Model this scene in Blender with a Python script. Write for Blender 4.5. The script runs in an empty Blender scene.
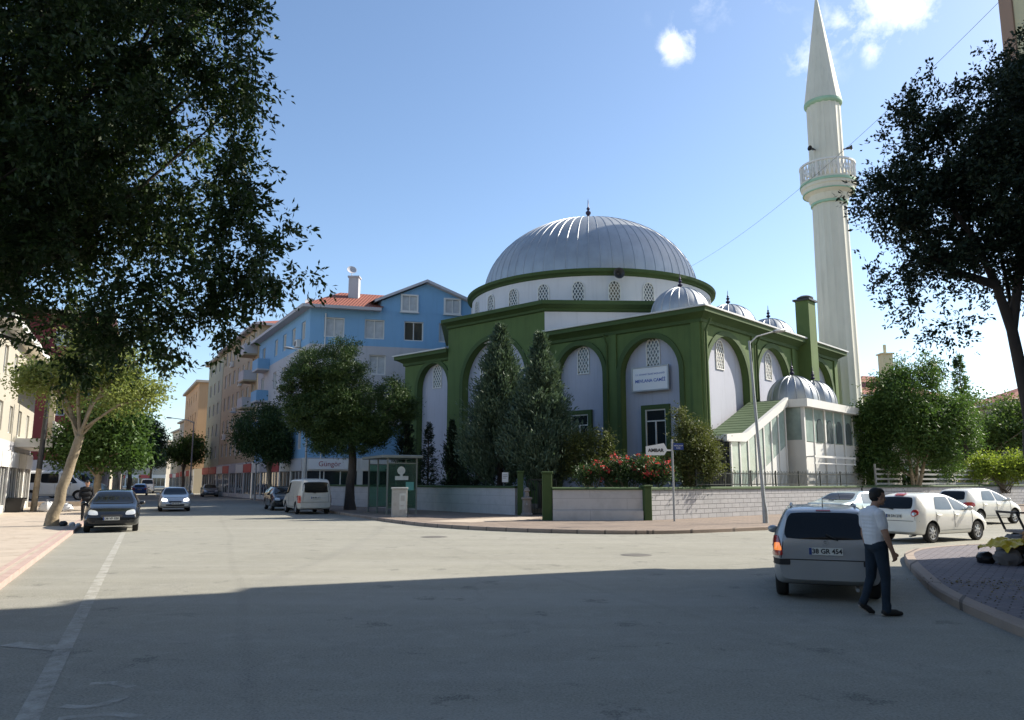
import bpy, bmesh, math, random
import numpy as np
from mathutils import Vector, Matrix
from mathutils.bvhtree import BVHTree
R = math.radians
scn = bpy.context.scene
COL = scn.collection
rnd = random.Random(7)

# ------------------------------------------------------------------ camera numbers
F = 780.0; TH = math.atan(121 / 780); ST, CT = math.sin(TH), math.cos(TH); EYE = 1.8
def ray(px, py):
    u = px - 512; v = 360 - py
    return u / (F * CT - v * ST), (F * ST + v * CT) / (F * CT - v * ST)
def at(px, py, Y):
    a, b = ray(px, py); return Vector((a * Y, Y, EYE + b * Y))
SUN_EL = R(38); _n = math.hypot(1, .4)
SUN = Vector((math.cos(SUN_EL) / _n, math.cos(SUN_EL) * .4 / _n, math.sin(SUN_EL)))

# ------------------------------------------------------------------ mesh builder
class MB:
    def __init__(s): s.v = []; s.f = []; s.m = []; s.cur = 0
    def add(s, vs, fs):
        o = len(s.v); s.v.extend([tuple(p) for p in vs])
        for f in fs: s.f.append([i + o for i in f]); s.m.append(s.cur)
        return s
    def box(s, x0, x1, y0, y1, z0, z1):
        return s.add([(x0,y0,z0),(x1,y0,z0),(x1,y1,z0),(x0,y1,z0),(x0,y0,z1),(x1,y0,z1),(x1,y1,z1),(x0,y1,z1)],
            [(0,3,2,1),(4,5,6,7),(0,1,5,4),(1,2,6,5),(2,3,7,6),(3,0,4,7)])
    def bbox(s, x0, x1, y0, y1, z0, z1, b=.02):     # box with chamfered vertical and top edges
        p = [(x0+b,y0),(x1-b,y0),(x1,y0+b),(x1,y1-b),(x1-b,y1),(x0+b,y1),(x0,y1-b),(x0,y0+b)]
        cx, cy = (x0+x1)/2, (y0+y1)/2
        q = [(x - b*(1 if x > cx else -1), y - b*(1 if y > cy else -1)) for x, y in p]
        n = 8; vs = [(x,y,z0) for x,y in p] + [(x,y,z1-b) for x,y in p] + [(x,y,z1) for x,y in q]
        fs = [tuple(range(n-1,-1,-1)), tuple(range(2*n,3*n))]
        for k in (0, n):
            for i in range(n): j = (i+1) % n; fs.append((k+i,k+j,k+n+j,k+n+i))
        return s.add(vs, fs)
    def obox(s, c, size, M):
        c = Vector(c); h = [x/2 for x in size]; M = M.to_3x3()
        vs = [c + M @ Vector((h[0]*a,h[1]*b,h[2]*d)) for d in (-1,1) for a,b in ((-1,-1),(1,-1),(1,1),(-1,1))]
        return s.add(vs, [(0,3,2,1),(4,5,6,7),(0,1,5,4),(1,2,6,5),(2,3,7,6),(3,0,4,7)])
    def bar(s, a, b, w, h=None):
        a, b = Vector(a), Vector(b); d = b - a; h = h or w
        q = d.to_track_quat('X', 'Z').to_matrix()
        return s.obox((a+b)/2, (d.length, w, h), q)
    def tube(s, path, rad, n=8):
        path = [Vector(p) for p in path]; k = len(path)
        rad = [rad]*k if not hasattr(rad, '__len__') else rad
        t0 = (path[1]-path[0]).normalized(); up = Vector((0,0,1)) if abs(t0.z) < .9 else Vector((1,0,0))
        x = t0.cross(up).normalized(); vs = []
        for i, p in enumerate(path):
            t = (path[min(i+1,k-1)] - path[max(i-1,0)]).normalized()
            x = (x - t*x.dot(t)).normalized(); y = t.cross(x)
            for j in range(n):
                a = 2*math.pi*j/n; vs.append(p + (x*math.cos(a) + y*math.sin(a))*rad[i])
        fs = [tuple(range(n-1,-1,-1)), tuple(range((k-1)*n, k*n))]
        for i in range(k-1):
            for j in range(n): jj = (j+1) % n; fs.append((i*n+j,i*n+jj,(i+1)*n+jj,(i+1)*n+j))
        return s.add(vs, fs)
    def lathe(s, prof, n=24, c=(0,0,0), M=None):
        vs = []; rows = []
        for r, z in prof:
            if r < 1e-5: rows.append([len(vs)]); vs.append(Vector((0,0,z)))
            else:
                rows.append(list(range(len(vs), len(vs)+n)))
                for j in range(n): a = 2*math.pi*j/n; vs.append(Vector((r*math.cos(a), r*math.sin(a), z)))
        fs = []
        for A, B in zip(rows, rows[1:]):
            for j in range(n):
                jj = (j+1) % n
                if len(A) == 1 and len(B) == 1: continue
                if len(A) == 1: fs.append((A[0], B[jj], B[j]))
                elif len(B) == 1: fs.append((A[j], A[jj], B[0]))
                else: fs.append((A[j], A[jj], B[jj], B[j]))
        if M is not None: vs = [M @ v for v in vs]
        return s.add([v + Vector(c) for v in vs], fs)
    def prism(s, poly, z0, z1):
        n = len(poly); vs = [(p[0],p[1],z0) for p in poly] + [(p[0],p[1],z1) for p in poly]
        fs = [tuple(range(n-1,-1,-1)), tuple(range(n,2*n))] + [(i,(i+1)%n,n+(i+1)%n,n+i) for i in range(n)]
        return s.add(vs, fs)
    def ball(s, c, r, n=12, sx=1, sy=1, sz=1, M=None):
        k = max(4, n//2); vs = [Vector((0,0,-sz))]; fs = []
        for i in range(1, k):
            a = -math.pi/2 + math.pi*i/k
            for j in range(n):
                b = 2*math.pi*j/n; vs.append(Vector((sx*math.cos(a)*math.cos(b), sy*math.cos(a)*math.sin(b), sz*math.sin(a))))
        vs.append(Vector((0,0,sz))); top = len(vs)-1
        for j in range(n):
            jj = (j+1)%n; fs.append((0,1+jj,1+j)); fs.append((top,1+(k-2)*n+j,1+(k-2)*n+jj))
            for i in range(k-2): fs.append((1+i*n+j,1+i*n+jj,1+(i+1)*n+jj,1+(i+1)*n+j))
        vs = [v*r for v in vs]
        if M is not None: vs = [M @ v for v in vs]
        return s.add([v + Vector(c) for v in vs], fs)
    def sweep(s, path, prof, closed=False):
        """profile [(outward, z)] along a 2-D path, outward = right of travel, mitred corners"""
        n = len(path); P = [Vector((p[0],p[1])) for p in path]; vs = []
        for i in range(n):
            a = P[i] - P[i-1] if (closed or i > 0) else P[1] - P[0]
            b = P[(i+1) % n] - P[i] if (closed or i < n-1) else a
            if not closed and i == 0: a = b
            a.normalize(); b.normalize()
            na, nb = Vector((a.y,-a.x)), Vector((b.y,-b.x))
            m = (na + nb); m = m / max(.3, m.dot(na))
            for o, z in prof: q = P[i] + m*o; vs.append((q.x, q.y, z))
        k = len(prof); fs = []
        for i in range(n if closed else n-1):
            j = (i+1) % n
            for q in range(k):
                qq = (q+1) % k; fs.append((i*k+q, j*k+q, j*k+qq, i*k+qq))
        if not closed: fs += [tuple(range(k)), tuple(range((n-1)*k, n*k))[::-1]]
        return s.add(vs, fs)
    def xf(s, M):
        s.v = [tuple(M @ Vector(p)) for p in s.v]; return s
    def mesh(s, name, mats, smooth=False, fix=False):
        me = bpy.data.meshes.new(name); me.from_pydata(s.v, [], s.f)
        for m in (mats if isinstance(mats, (list, tuple)) else [mats]): me.materials.append(m)
        if len(me.materials) > 1: me.polygons.foreach_set('material_index', s.m)
        if fix:
            b = bmesh.new(); b.from_mesh(me); bmesh.ops.recalc_face_normals(b, faces=b.faces); b.to_mesh(me); b.free()
        if smooth:
            me.polygons.foreach_set('use_smooth', [True]*len(me.polygons))
            me.set_sharp_from_angle(angle=R(smooth if smooth is not True else 40))
        me.update(); return me

# ------------------------------------------------------------------ objects, parts, labels
def link(name, data, parent=None, loc=None, rz=0, M=None):
    o = bpy.data.objects.new(name, data); COL.objects.link(o)
    if parent is not None: o.parent = parent
    if M is not None: o.matrix_local = M
    else:
        if loc is not None: o.location = loc
        if rz: o.rotation_euler = (0,0,rz)
    return o
def part(name, mb, mats, parent, smooth=False, loc=None, rz=0, M=None, fix=False):
    return link(name, mb.mesh(name, mats, smooth, fix) if isinstance(mb, MB) else mb, parent, loc, rz, M)
def tag(o, label, cat, group=None, kind=None):
    o['label'] = label; o['category'] = cat
    if group: o['group'] = group
    if kind: o['kind'] = kind
    return o
def thing(name, label, cat, loc=(0,0,0), rz=0, group=None):
    o = link(name, None, None, loc, rz); o.empty_display_size = .2
    return tag(o, label, cat, group)
def struct(name, mb, mats, smooth=False, label=None, cat=None):
    o = link(name, mb.mesh(name, mats, smooth)); o['kind'] = 'structure'
    if label: o['label'] = label
    o['category'] = cat or name.replace('_', ' ')
    return o
def dup(o, parent=None):
    c = o.copy(); COL.objects.link(c)
    if parent is not None: c.parent = parent
    for ch in [x for x in COL.objects if x.parent == o]: dup(ch, c)
    return c

# ------------------------------------------------------------------ materials
def nodes(name):
    m = bpy.data.materials.new(name); m.use_nodes = True; nt = m.node_tree
    b = nt.nodes['Principled BSDF']; return m, nt, b
def nd(nt, t, **kw):
    n = nt.nodes.new(t)
    for k, v in kw.items():
        if k.startswith('i_'): n.inputs[k[2:].replace('_', ' ')].default_value = v
        else: setattr(n, k, v)
    return n
def noise(nt, vec, scale, detail=4, rough=.55, dist=0):
    n = nd(nt, 'ShaderNodeTexNoise'); n.inputs['Scale'].default_value = scale; n.inputs['Detail'].default_value = detail
    n.inputs['Roughness'].default_value = rough; n.inputs['Distortion'].default_value = dist
    nt.links.new(vec, n.inputs['Vector']); return n.outputs['Fac']
def ramp(nt, fac, a, b, ca=(0,0,0,1), cb=(1,1,1,1)):
    r = nd(nt, 'ShaderNodeValToRGB'); e = r.color_ramp.elements
    e[0].position = a; e[1].position = b; e[0].color = ca; e[1].color = cb
    nt.links.new(fac, r.inputs['Fac']); return r.outputs['Color']
def mixc(nt, fac, a, b, mode='MIX'):
    n = nd(nt, 'ShaderNodeMix', data_type='RGBA', blend_type=mode)
    for k, v in ((0, fac), (6, a), (7, b)):
        s = n.inputs[k]
        if hasattr(v, 'is_output'): nt.links.new(v, s)
        elif isinstance(v, (int, float)): s.default_value = v if k == 0 else (v,v,v,1)
        else: s.default_value = tuple(v) + (1,) if len(v) == 3 else v
    return n.outputs[2]
def coord(nt, kind='Object'):
    if kind == 'Position': return nd(nt, 'ShaderNodeNewGeometry').outputs['Position']
    return nd(nt, 'ShaderNodeTexCoord').outputs[kind]
def bump(nt, b, h, strength=.3, dist=.02):
    n = nd(nt, 'ShaderNodeBump'); n.inputs['Strength'].default_value = strength; n.inputs['Distance'].default_value = dist
    nt.links.new(h, n.inputs['Height']); nt.links.new(n.outputs[0], b.inputs['Normal'])
def c3(c, k): return tuple(min(1, x*k) for x in c)
def M(name, col, rough=.75, metal=0, var=.12, scale=1.2, bmp=0, bscale=30, spec=.4, coat=0, dirt=0, streak=0, emit=0):
    m, nt, b = nodes(name); v = coord(nt)
    c = mixc(nt, noise(nt, v, scale, 5), c3(col, 1-var*1.6), c3(col, 1+var*1.2))
    if dirt:
        c = mixc(nt, ramp(nt, noise(nt, v, scale*2.7, 7, .65, .6), .5, .72, (0,0,0,1), (dirt,dirt,dirt,1)), c, c3((col[0]*.8+.05, col[1]*.75+.04, col[2]*.65+.03), .6))
    if streak:
        mp = nd(nt, 'ShaderNodeMapping'); mp.inputs['Scale'].default_value = (4, 4, .25); nt.links.new(v, mp.inputs['Vector'])
        c = mixc(nt, ramp(nt, noise(nt, mp.outputs[0], 1.1, 6, .6), .52, .75, (0,0,0,1), (streak,)*3+(1,)), c, c3(col, .62))
    nt.links.new(c, b.inputs['Base Color'])
    b.inputs['Roughness'].default_value = rough; b.inputs['Metallic'].default_value = metal
    b.inputs['Specular IOR Level'].default_value = spec; b.inputs['Coat Weight'].default_value = coat; b.inputs['Coat Roughness'].default_value = .06
    if bmp: bump(nt, b, noise(nt, v, bscale, 6, .6), bmp, .02)
    if emit: b.inputs['Emission Color'].default_value = tuple(col)+(1,); b.inputs['Emission Strength'].default_value = emit
    return m
def glassy(name, col=(.02,.025,.028), rough=.05, spec=.6):
    m, nt, b = nodes(name); v = coord(nt)
    nt.links.new(mixc(nt, noise(nt, v, 2.2, 3), c3(col,.7), c3(col,1.4)), b.inputs['Base Color'])
    b.inputs['Roughness'].default_value = rough; b.inputs['Specular IOR Level'].default_value = spec
    return m
def seethrough(name, col, trans=.6, rough=.05):
    m, nt, b = nodes(name)
    tr = nd(nt, 'ShaderNodeBsdfTransparent'); tr.inputs[0].default_value = tuple(col)+(1,)
    b.inputs['Base Color'].default_value = tuple(c3(col,.25))+(1,); b.inputs['Roughness'].default_value = rough
    mx = nd(nt, 'ShaderNodeMixShader'); mx.inputs[0].default_value = trans
    nt.links.new(b.outputs[0], mx.inputs[1]); nt.links.new(tr.outputs[0], mx.inputs[2])
    nt.links.new(mx.outputs[0], nt.nodes['Material Output'].inputs[0]); return m
def leafmat(name, a, b_, trans=.3, rough=.55, big=.35):
    m, nt, b = nodes(name); g = nd(nt, 'ShaderNodeNewGeometry')
    c = mixc(nt, g.outputs['Random Per Island'], a, b_)
    c = mixc(nt, ramp(nt, noise(nt, g.outputs['Position'], big*2, 2), .35, .65), c, c3(b_, .8), 'MIX') if big else c
    c = mixc(nt, .55, mixc(nt, g.outputs['Random Per Island'], a, b_), c)
    nt.links.new(c, b.inputs['Base Color']); b.inputs['Roughness'].default_value = rough; b.inputs['Specular IOR Level'].default_value = .35
    t = nd(nt, 'ShaderNodeBsdfTranslucent'); nt.links.new(mixc(nt, .5, c, (b_[0]*1.5, b_[1]*1.6, b_[2]*.7)), t.inputs['Color'])
    mx = nd(nt, 'ShaderNodeMixShader'); mx.inputs[0].default_value = trans
    nt.links.new(b.outputs[0], mx.inputs[1]); nt.links.new(t.outputs[0], mx.inputs[2])
    nt.links.new(mx.outputs[0], nt.nodes['Material Output'].inputs[0]); return m
def asphalt(name='asphalt', paint=None, cover=.5):
    m, nt, b = nodes(name); v = coord(nt, 'Position')
    c = mixc(nt, ramp(nt, noise(nt, v, .12, 4, .6, .4), .35, .66), (.185,.180,.152), (.255,.247,.208))
    c = mixc(nt, ramp(nt, noise(nt, v, .9, 6, .65), .42, .62, (0,0,0,1), (.6,)*3+(1,)), c, (.185,.18,.157))
    c = mixc(nt, ramp(nt, noise(nt, v, 3.2, 7, .7), .5, .68, (0,0,0,1), (.5,)*3+(1,)), c, (.31,.30,.262))
    mp = nd(nt, 'ShaderNodeMapping'); mp.inputs['Rotation'].default_value = (0,0,R(-62)); mp.inputs['Scale'].default_value = (.35,4,1)
    nt.links.new(v, mp.inputs['Vector'])                                         # tyre-polished lanes along the street
    c = mixc(nt, ramp(nt, noise(nt, mp.outputs[0], .22, 4, .5), .45, .72, (0,0,0,1), (.5,)*3+(1,)), c, (.31,.30,.275))
    c = mixc(nt, ramp(nt, noise(nt, v, 1.6, 3, .5, 1.2), .64, .72, (0,0,0,1), (.6,)*3+(1,)), c, (.12,.118,.108))   # oil and tar stains
    vo = nd(nt, 'ShaderNodeTexVoronoi'); vo.inputs['Scale'].default_value = .9; vo.inputs['Randomness'].default_value = 1; mv = nd(nt, 'ShaderNodeMapping'); mv.inputs['Scale'].default_value = (1,1.0,1); nt.links.new(v, mv.inputs['Vector']); nt.links.new(mv.outputs[0], vo.inputs['Vector'])
    sp = nd(nt, 'ShaderNodeMath', operation='ADD'); nt.links.new(vo.outputs['Distance'], sp.inputs[0]); nt.links.new(noise(nt, v, 6, 5, .7), sp.inputs[1])
    c = mixc(nt, ramp(nt, sp.outputs[0], .57, .67, (.7,)*3+(1,), (0,0,0,1)), c, (.075,.073,.068))                 # dark spots
    vd2 = nd(nt, 'ShaderNodeTexWave', wave_type='BANDS', bands_direction='X'); vd2.inputs['Scale'].default_value = .055; vd2.inputs['Distortion'].default_value = 2.2; vd2.inputs['Detail'].default_value = 3; vd2.inputs['Detail Scale'].default_value = .35; mw = nd(nt, 'ShaderNodeMapping'); mw.inputs['Rotation'].default_value = (0,0,R(-20)); nt.links.new(v, mw.inputs['Vector']); nt.links.new(mw.outputs[0], vd2.inputs['Vector'])
    c = mixc(nt, ramp(nt, vd2.outputs['Fac'], .0, .0004, (.2,)*3+(1,), (0,0,0,1)), c, (.12,.116,.105))                 # tar seams
    vd = nd(nt, 'ShaderNodeTexVoronoi', feature='DISTANCE_TO_EDGE'); vd.inputs['Scale'].default_value = .16
    va = nd(nt, 'ShaderNodeVectorMath', operation='ADD'); nz = nd(nt, 'ShaderNodeTexNoise'); nz.inputs['Scale'].default_value = .8; nz.inputs['Detail'].default_value = 6
    nt.links.new(v, nz.inputs['Vector']); sc = nd(nt, 'ShaderNodeVectorMath', operation='SCALE'); sc.inputs['Scale'].default_value = 1.6
    nt.links.new(nz.outputs['Color'], sc.inputs[0]); nt.links.new(v, va.inputs[0]); nt.links.new(sc.outputs[0], va.inputs[1]); nt.links.new(va.outputs[0], vd.inputs['Vector'])
    crack = ramp(nt, vd.outputs['Distance'], .001, .006, (.3,)*3+(1,), (0,0,0,1))
    c = mixc(nt, crack, c, (.13,.125,.12))
    gr = noise(nt, v, 42, 4, .75); c = mixc(nt, ramp(nt, gr, .4, .66, (0,0,0,1), (.75,)*3+(1,)), c, (.37,.36,.315)); c = mixc(nt, ramp(nt, gr, .3, .42, (.75,)*3+(1,), (0,0,0,1)), c, (.11,.105,.095))
    if paint: c = mixc(nt, ramp(nt, noise(nt, v, 3.5, 8, .75), cover-.12, cover+.2), c, paint)
    nt.links.new(c, b.inputs['Base Color']); b.inputs['Roughness'].default_value = .93; b.inputs['Specular IOR Level'].default_value = .15
    bump(nt, b, gr, .5, .015); return m
def bricks(name, c1, c2, mortar, sx, sz, mort=.02, plane='XZ', rough=.85, bmp=.5, spec=.3, off=.5):
    m, nt, b = nodes(name); v = coord(nt, 'Object' if plane == 'XZ' else 'Position')
    if plane == 'XZ':
        sp = nd(nt, 'ShaderNodeSeparateXYZ'); cb = nd(nt, 'ShaderNodeCombineXYZ'); nt.links.new(v, sp.inputs[0])
        nt.links.new(sp.outputs[0], cb.inputs[0]); nt.links.new(sp.outputs[2], cb.inputs[1]); w = cb.outputs[0]
    else:
        mp = nd(nt, 'ShaderNodeMapping'); mp.inputs['Rotation'].default_value = (0,0,R(35)); nt.links.new(v, mp.inputs['Vector']); w = mp.outputs[0]
    t = nd(nt, 'ShaderNodeTexBrick', offset=off); t.inputs['Color1'].default_value = c1+(1,); t.inputs['Color2'].default_value = c2+(1,); t.inputs['Mortar'].default_value = mortar+(1,)
    t.inputs['Scale'].default_value = 1; t.inputs['Mortar Size'].default_value = mort; t.inputs['Mortar Smooth'].default_value = .2
    t.inputs['Brick Width'].default_value = sx; t.inputs['Row Height'].default_value = sz; nt.links.new(w, t.inputs['Vector'])
    c = mixc(nt, ramp(nt, noise(nt, v, 1.7, 6, .65), .45, .75, (0,0,0,1), (.55,)*3+(1,)), t.outputs['Color'], c3(c1, .62))
    nt.links.new(c, b.inputs['Base Color']); b.inputs['Roughness'].default_value = rough; b.inputs['Specular IOR Level'].default_value = spec
    ad = nd(nt, 'ShaderNodeMath', operation='MULTIPLY_ADD'); nt.links.new(t.outputs['Fac'], ad.inputs[0]); ad.inputs[1].default_value = -1
    nt.links.new(noise(nt, v, 18, 5), ad.inputs[2]); bump(nt, b, ad.outputs[0], bmp, .02); return m
def tiles(name, col):
    m, nt, b = nodes(name); v = coord(nt)
    w = nd(nt, 'ShaderNodeTexWave', wave_type='BANDS', bands_direction='X'); w.inputs['Scale'].default_value = 1.3; w.inputs['Distortion'].default_value = .3; nt.links.new(v, w.inputs['Vector'])
    w2 = nd(nt, 'ShaderNodeTexWave', wave_type='BANDS', bands_direction='Z', wave_profile='SAW'); w2.inputs['Scale'].default_value = 1.6; nt.links.new(v, w2.inputs['Vector'])
    c = mixc(nt, noise(nt, v, 2.5, 5), c3(col,.6), c3(col,1.35)); c = mixc(nt, ramp(nt, w2.outputs['Fac'], 0, .25, (.5,)*3+(1,), (0,0,0,1)), c, c3(col,.45))
    nt.links.new(c, b.inputs['Base Color']); b.inputs['Roughness'].default_value = .85
    ad = nd(nt, 'ShaderNodeMath', operation='ADD'); nt.links.new(w.outputs['Fac'], ad.inputs[0]); nt.links.new(w2.outputs['Fac'], ad.inputs[1]); bump(nt, b, ad.outputs[0], .6, .06); return m
def worn(name, col, under, cover=.5):
    m, nt, b = nodes(name); v = coord(nt, 'Position')
    f = ramp(nt, noise(nt, v, 3.5, 8, .75), cover-.12, cover+.2)
    nt.links.new(mixc(nt, f, under, col), b.inputs['Base Color']); b.inputs['Roughness'].default_value = .9; b.inputs['Specular IOR Level'].default_value = .15; return m
def carpaint(name, col, metal=.0, rough=.35, dust=.25):
    m, nt, b = nodes(name); v = coord(nt)
    c = mixc(nt, ramp(nt, noise(nt, v, 3, 6, .65), .4, .8, (0,0,0,1), (dust,)*3+(1,)), col, (.32,.30,.26))
    nt.links.new(c, b.inputs['Base Color']); b.inputs['Metallic'].default_value = metal; b.inputs['Roughness'].default_value = rough
    b.inputs['Coat Weight'].default_value = .8; b.inputs['Coat Roughness'].default_value = .08; return m

X = {}
X['asphalt'] = asphalt()
X['soil'] = M('soil', (.17,.14,.10), .95, var=.25, bmp=.4)
X['concrete'] = M('sidewalk_concrete', (.44,.37,.30), .92, var=.14, scale=.8, bmp=.25, bscale=14, dirt=.6)
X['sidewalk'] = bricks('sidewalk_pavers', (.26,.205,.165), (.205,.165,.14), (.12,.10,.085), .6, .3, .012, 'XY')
X['island'] = bricks('island_pavers', (.20,.175,.19), (.15,.14,.16), (.07,.06,.06), .30, .15, .012, 'XY', bmp=.8)
X['kerb'] = bricks('kerb_stone', (.33,.265,.22), (.26,.205,.17), (.12,.10,.09), .9, 5, .03, 'XY')
X['kerbred'] = M('kerb_faded_red', (.43,.315,.275), .9, var=.12, scale=2, dirt=.5, bmp=.2)
X['line'] = asphalt('worn_white_line', (.45,.44,.41), .52)
X['green'] = M('green_render', (.088,.138,.042), .82, var=.2, scale=.5, bmp=.15, bscale=25, streak=.55)
X['dgreen'] = M('dark_green_trim', (.05,.086,.026), .8, var=.16, scale=.8)
X['lilac'] = M('lilac_render', (.43,.44,.51), .85, var=.08, scale=.5, bmp=.2, streak=.5)
X['white'] = M('white_render', (.62,.62,.65), .8, var=.07, scale=.6, streak=.3)
X['offwhite'] = M('painted_white', (.66,.65,.62), .6, var=.07, streak=.15)
X['cream'] = M('minaret_cream', (.62,.60,.505), .7, var=.09, scale=.4, streak=.4)
X['mgreen'] = M('pale_green_band', (.30,.47,.34), .7, var=.15)
X['lead'] = M('dome_sheet', (.37,.39,.41), .5, metal=.65, var=.16, scale=.9, streak=.35)
X['leadrib'] = M('dome_seam', (.36,.38,.41), .5, metal=.5)
X['roofgrey'] = M('roof_sheet', (.55,.55,.54), .6, metal=.2)
X['dark'] = M('dark_metal', (.03,.03,.032), .5, spec=.4)
X['finial'] = M('finial_metal', (.03,.025,.06), .4, metal=.4)
X['pane'] = glassy('window_pane')
X['curtain'] = glassy('curtained_pane', (.40,.42,.44), .25, .5)
X['dimglass'] = glassy('porch_dim_glass', (.10,.12,.125), .12)
X['stairgreen'] = M('green_corrugated', (.085,.13,.062), .7, var=.2)
X['glassgreen'] = glassy('porch_glass', (.27,.34,.315), .15)
X['shophouse'] = M('dusty_cream_render', (.40,.37,.31), .88, var=.1, scale=.3, streak=.3)
X['wallbrick'] = bricks('garden_wall_blocks', (.43,.42,.43), (.39,.385,.395), (.12,.12,.12), .62, .21, .014)
X['wallplain'] = bricks('garden_wall_smooth', (.50,.49,.50), (.47,.46,.475), (.36,.35,.36), 3.2, .47, .012, bmp=.15)
X['coping'] = M('green_coping', (.045,.08,.028), .8, var=.15)
X['blue'] = M('blue_render', (.20,.38,.58), .85, var=.08, scale=.3, streak=.25)
X['greywall'] = M('pale_grey_render', (.44,.435,.46), .85, var=.07, scale=.3, streak=.25)
X['tile'] = tiles('red_roof_tiles', (.25,.075,.048))
X['brown'] = M('brown_render', (.40,.33,.225), .88, var=.09, scale=.3, streak=.2)
X['sage'] = M('sage_render', (.36,.37,.28), .88, var=.08, scale=.3, streak=.25)
X['tan'] = M('tan_render', (.52,.34,.19), .88, var=.08, scale=.2, streak=.2)
X['tanpale'] = M('tan_pale', (.52,.45,.33), .88, var=.08, scale=.2)
X['beige'] = M('beige_render', (.40,.36,.30), .88, var=.09, scale=.2, streak=.2)
X['maroon'] = M('maroon_render', (.15,.028,.03), .8, var=.1)
X['yellow'] = M('yellow_render', (.62,.55,.34), .85, var=.06, scale=.4, streak=.15)
X['brownband'] = M('red_brown_band', (.36,.23,.16), .85, var=.08)
X['redsign'] = M('red_signboard', (.45,.06,.06), .6)
X['bark'] = M('grey_bark', (.19,.155,.115), .95, var=.3, scale=2.5, bmp=.9, bscale=9)
X['barkpale'] = M('pale_plane_bark', (.34,.275,.19), .92, var=.38, scale=3.2, bmp=.9, bscale=7, dirt=.9, streak=.5)
X['barkdark'] = M('dark_bark', (.075,.06,.05), .95, var=.3, scale=3, bmp=.9, bscale=9)
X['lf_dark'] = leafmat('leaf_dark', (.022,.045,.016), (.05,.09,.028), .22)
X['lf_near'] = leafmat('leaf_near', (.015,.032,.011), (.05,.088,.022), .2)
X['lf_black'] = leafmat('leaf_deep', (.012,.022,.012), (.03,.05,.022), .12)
X['lf_plane'] = leafmat('leaf_yellowgreen', (.13,.18,.05), (.25,.28,.09), .42)
X['lf_mid'] = leafmat('leaf_mid', (.055,.10,.025), (.10,.16,.04), .35)
X['lf_pine'] = leafmat('needle_pine', (.026,.054,.017), (.066,.112,.028), .15)
X['lf_blue'] = leafmat('needle_blue', (.045,.085,.055), (.115,.165,.11), .15)
X['lf_cyp'] = leafmat('needle_cypress', (.012,.024,.012), (.026,.045,.018), .12)
X['lf_bush'] = leafmat('leaf_bush', (.06,.085,.025), (.115,.13,.04), .25)
X['lf_hedge'] = leafmat('leaf_hedge', (.13,.19,.03), (.24,.30,.05), .4)
X['lf_far'] = leafmat('leaf_right_tree', (.04,.085,.022), (.085,.15,.035), .32)
X['lf_dry'] = leafmat('leaf_litter', (.16,.11,.05), (.28,.22,.10), .1)
X['petal'] = leafmat('petal_red', (.36,.02,.04), (.60,.09,.10), .3, big=0)
X['steel'] = M('galvanised_steel', (.36,.37,.38), .5, metal=.6, var=.12, scale=3)
X['shelter'] = seethrough('shelter_glass', (.52,.74,.64), .78)
X['shelterfr'] = M('shelter_frame', (.20,.22,.21), .5, metal=.3)
X['poster'] = M('poster_paper', (.55,.58,.56), .6, var=.2, scale=5)
X['teal'] = M('teal_paper', (.12,.36,.33), .6, var=.2, scale=5)
X['cab'] = M('cabinet_paint', (.42,.42,.40), .6, var=.1, dirt=.6)
X['signwhite'] = M('sign_white', (.75,.76,.78), .5, var=.04)
X['signblue'] = M('sign_blue', (.03,.06,.22), .5)
X['inkblue'] = M('ink_blue', (.06,.12,.42), .5)
X['ink'] = M('ink_black', (.02,.02,.025), .6)
X['inkred'] = M('ink_red', (.32,.05,.07), .6)
X['plate'] = M('plate_white', (.66,.66,.62), .5, var=.08)
X['rubber'] = M('tyre_rubber', (.022,.021,.02), .85, var=.25)
X['alloy'] = M('wheel_alloy', (.52,.52,.53), .35, metal=.6)
X['trim'] = M('black_trim', (.02,.02,.021), .55)
X['cglass'] = glassy('car_glass', (.008,.009,.010), .05, .3)
X['cglassl'] = glassy('car_glass_light', (.10,.13,.145), .05, .7)
X['lampred'] = M('tail_lens', (.40,.02,.02), .15, coat=.6, var=.2, scale=14)
X['lampamber'] = M('amber_lens', (.9,.25,.05), .15, coat=.6, var=.2, scale=14, emit=.5)
X['lampclear'] = M('head_lens', (.62,.64,.64), .12, metal=.3, coat=.8, var=.25, scale=12)
X['lamplit'] = M('lit_headlamp', (1,.98,.9), .2, emit=2.2)
X['p_silver'] = carpaint('paint_silver', (.36,.365,.37), .4, .34, .12)
X['p_silver2'] = carpaint('paint_silver_bright', (.5,.5,.5), .5, .35, .2)
X['p_white'] = carpaint('paint_white', (.74,.73,.69), 0, .35, .12)
X['p_black'] = carpaint('paint_black', (.006,.007,.009), .0, .25, .03)
X['p_blue'] = carpaint('paint_blue', (.03,.10,.32), .2, .3, .2)
X['p_ice'] = carpaint('paint_iceblue', (.42,.50,.50), .4, .35, .2)
X['p_grey'] = carpaint('paint_grey', (.10,.11,.12), .3, .35, .3)
X['p_van'] = carpaint('paint_van', (.60,.58,.53), 0, .45, .35)
X['skin'] = M('skin', (.36,.20,.135), .6, var=.08, scale=12)
X['hair'] = M('hair_dark', (.012,.010,.009), .6)
X['shirt'] = M('white_cotton', (.70,.69,.71), .9, var=.06, scale=7, bmp=.9, bscale=5)
X['jeans'] = M('blue_denim', (.016,.028,.045), .92, var=.4, scale=5, bmp=1.0, bscale=6)
X['shoe'] = M('dark_shoe', (.02,.018,.018), .7)
X['sole'] = M('shoe_sole', (.32,.28,.25), .8)
X['coat'] = M('dark_cloth', (.015,.016,.02), .9, bmp=.3)
X['bag'] = M('black_plastic', (.014,.014,.015), .32, bmp=.6, bscale=7)
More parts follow.
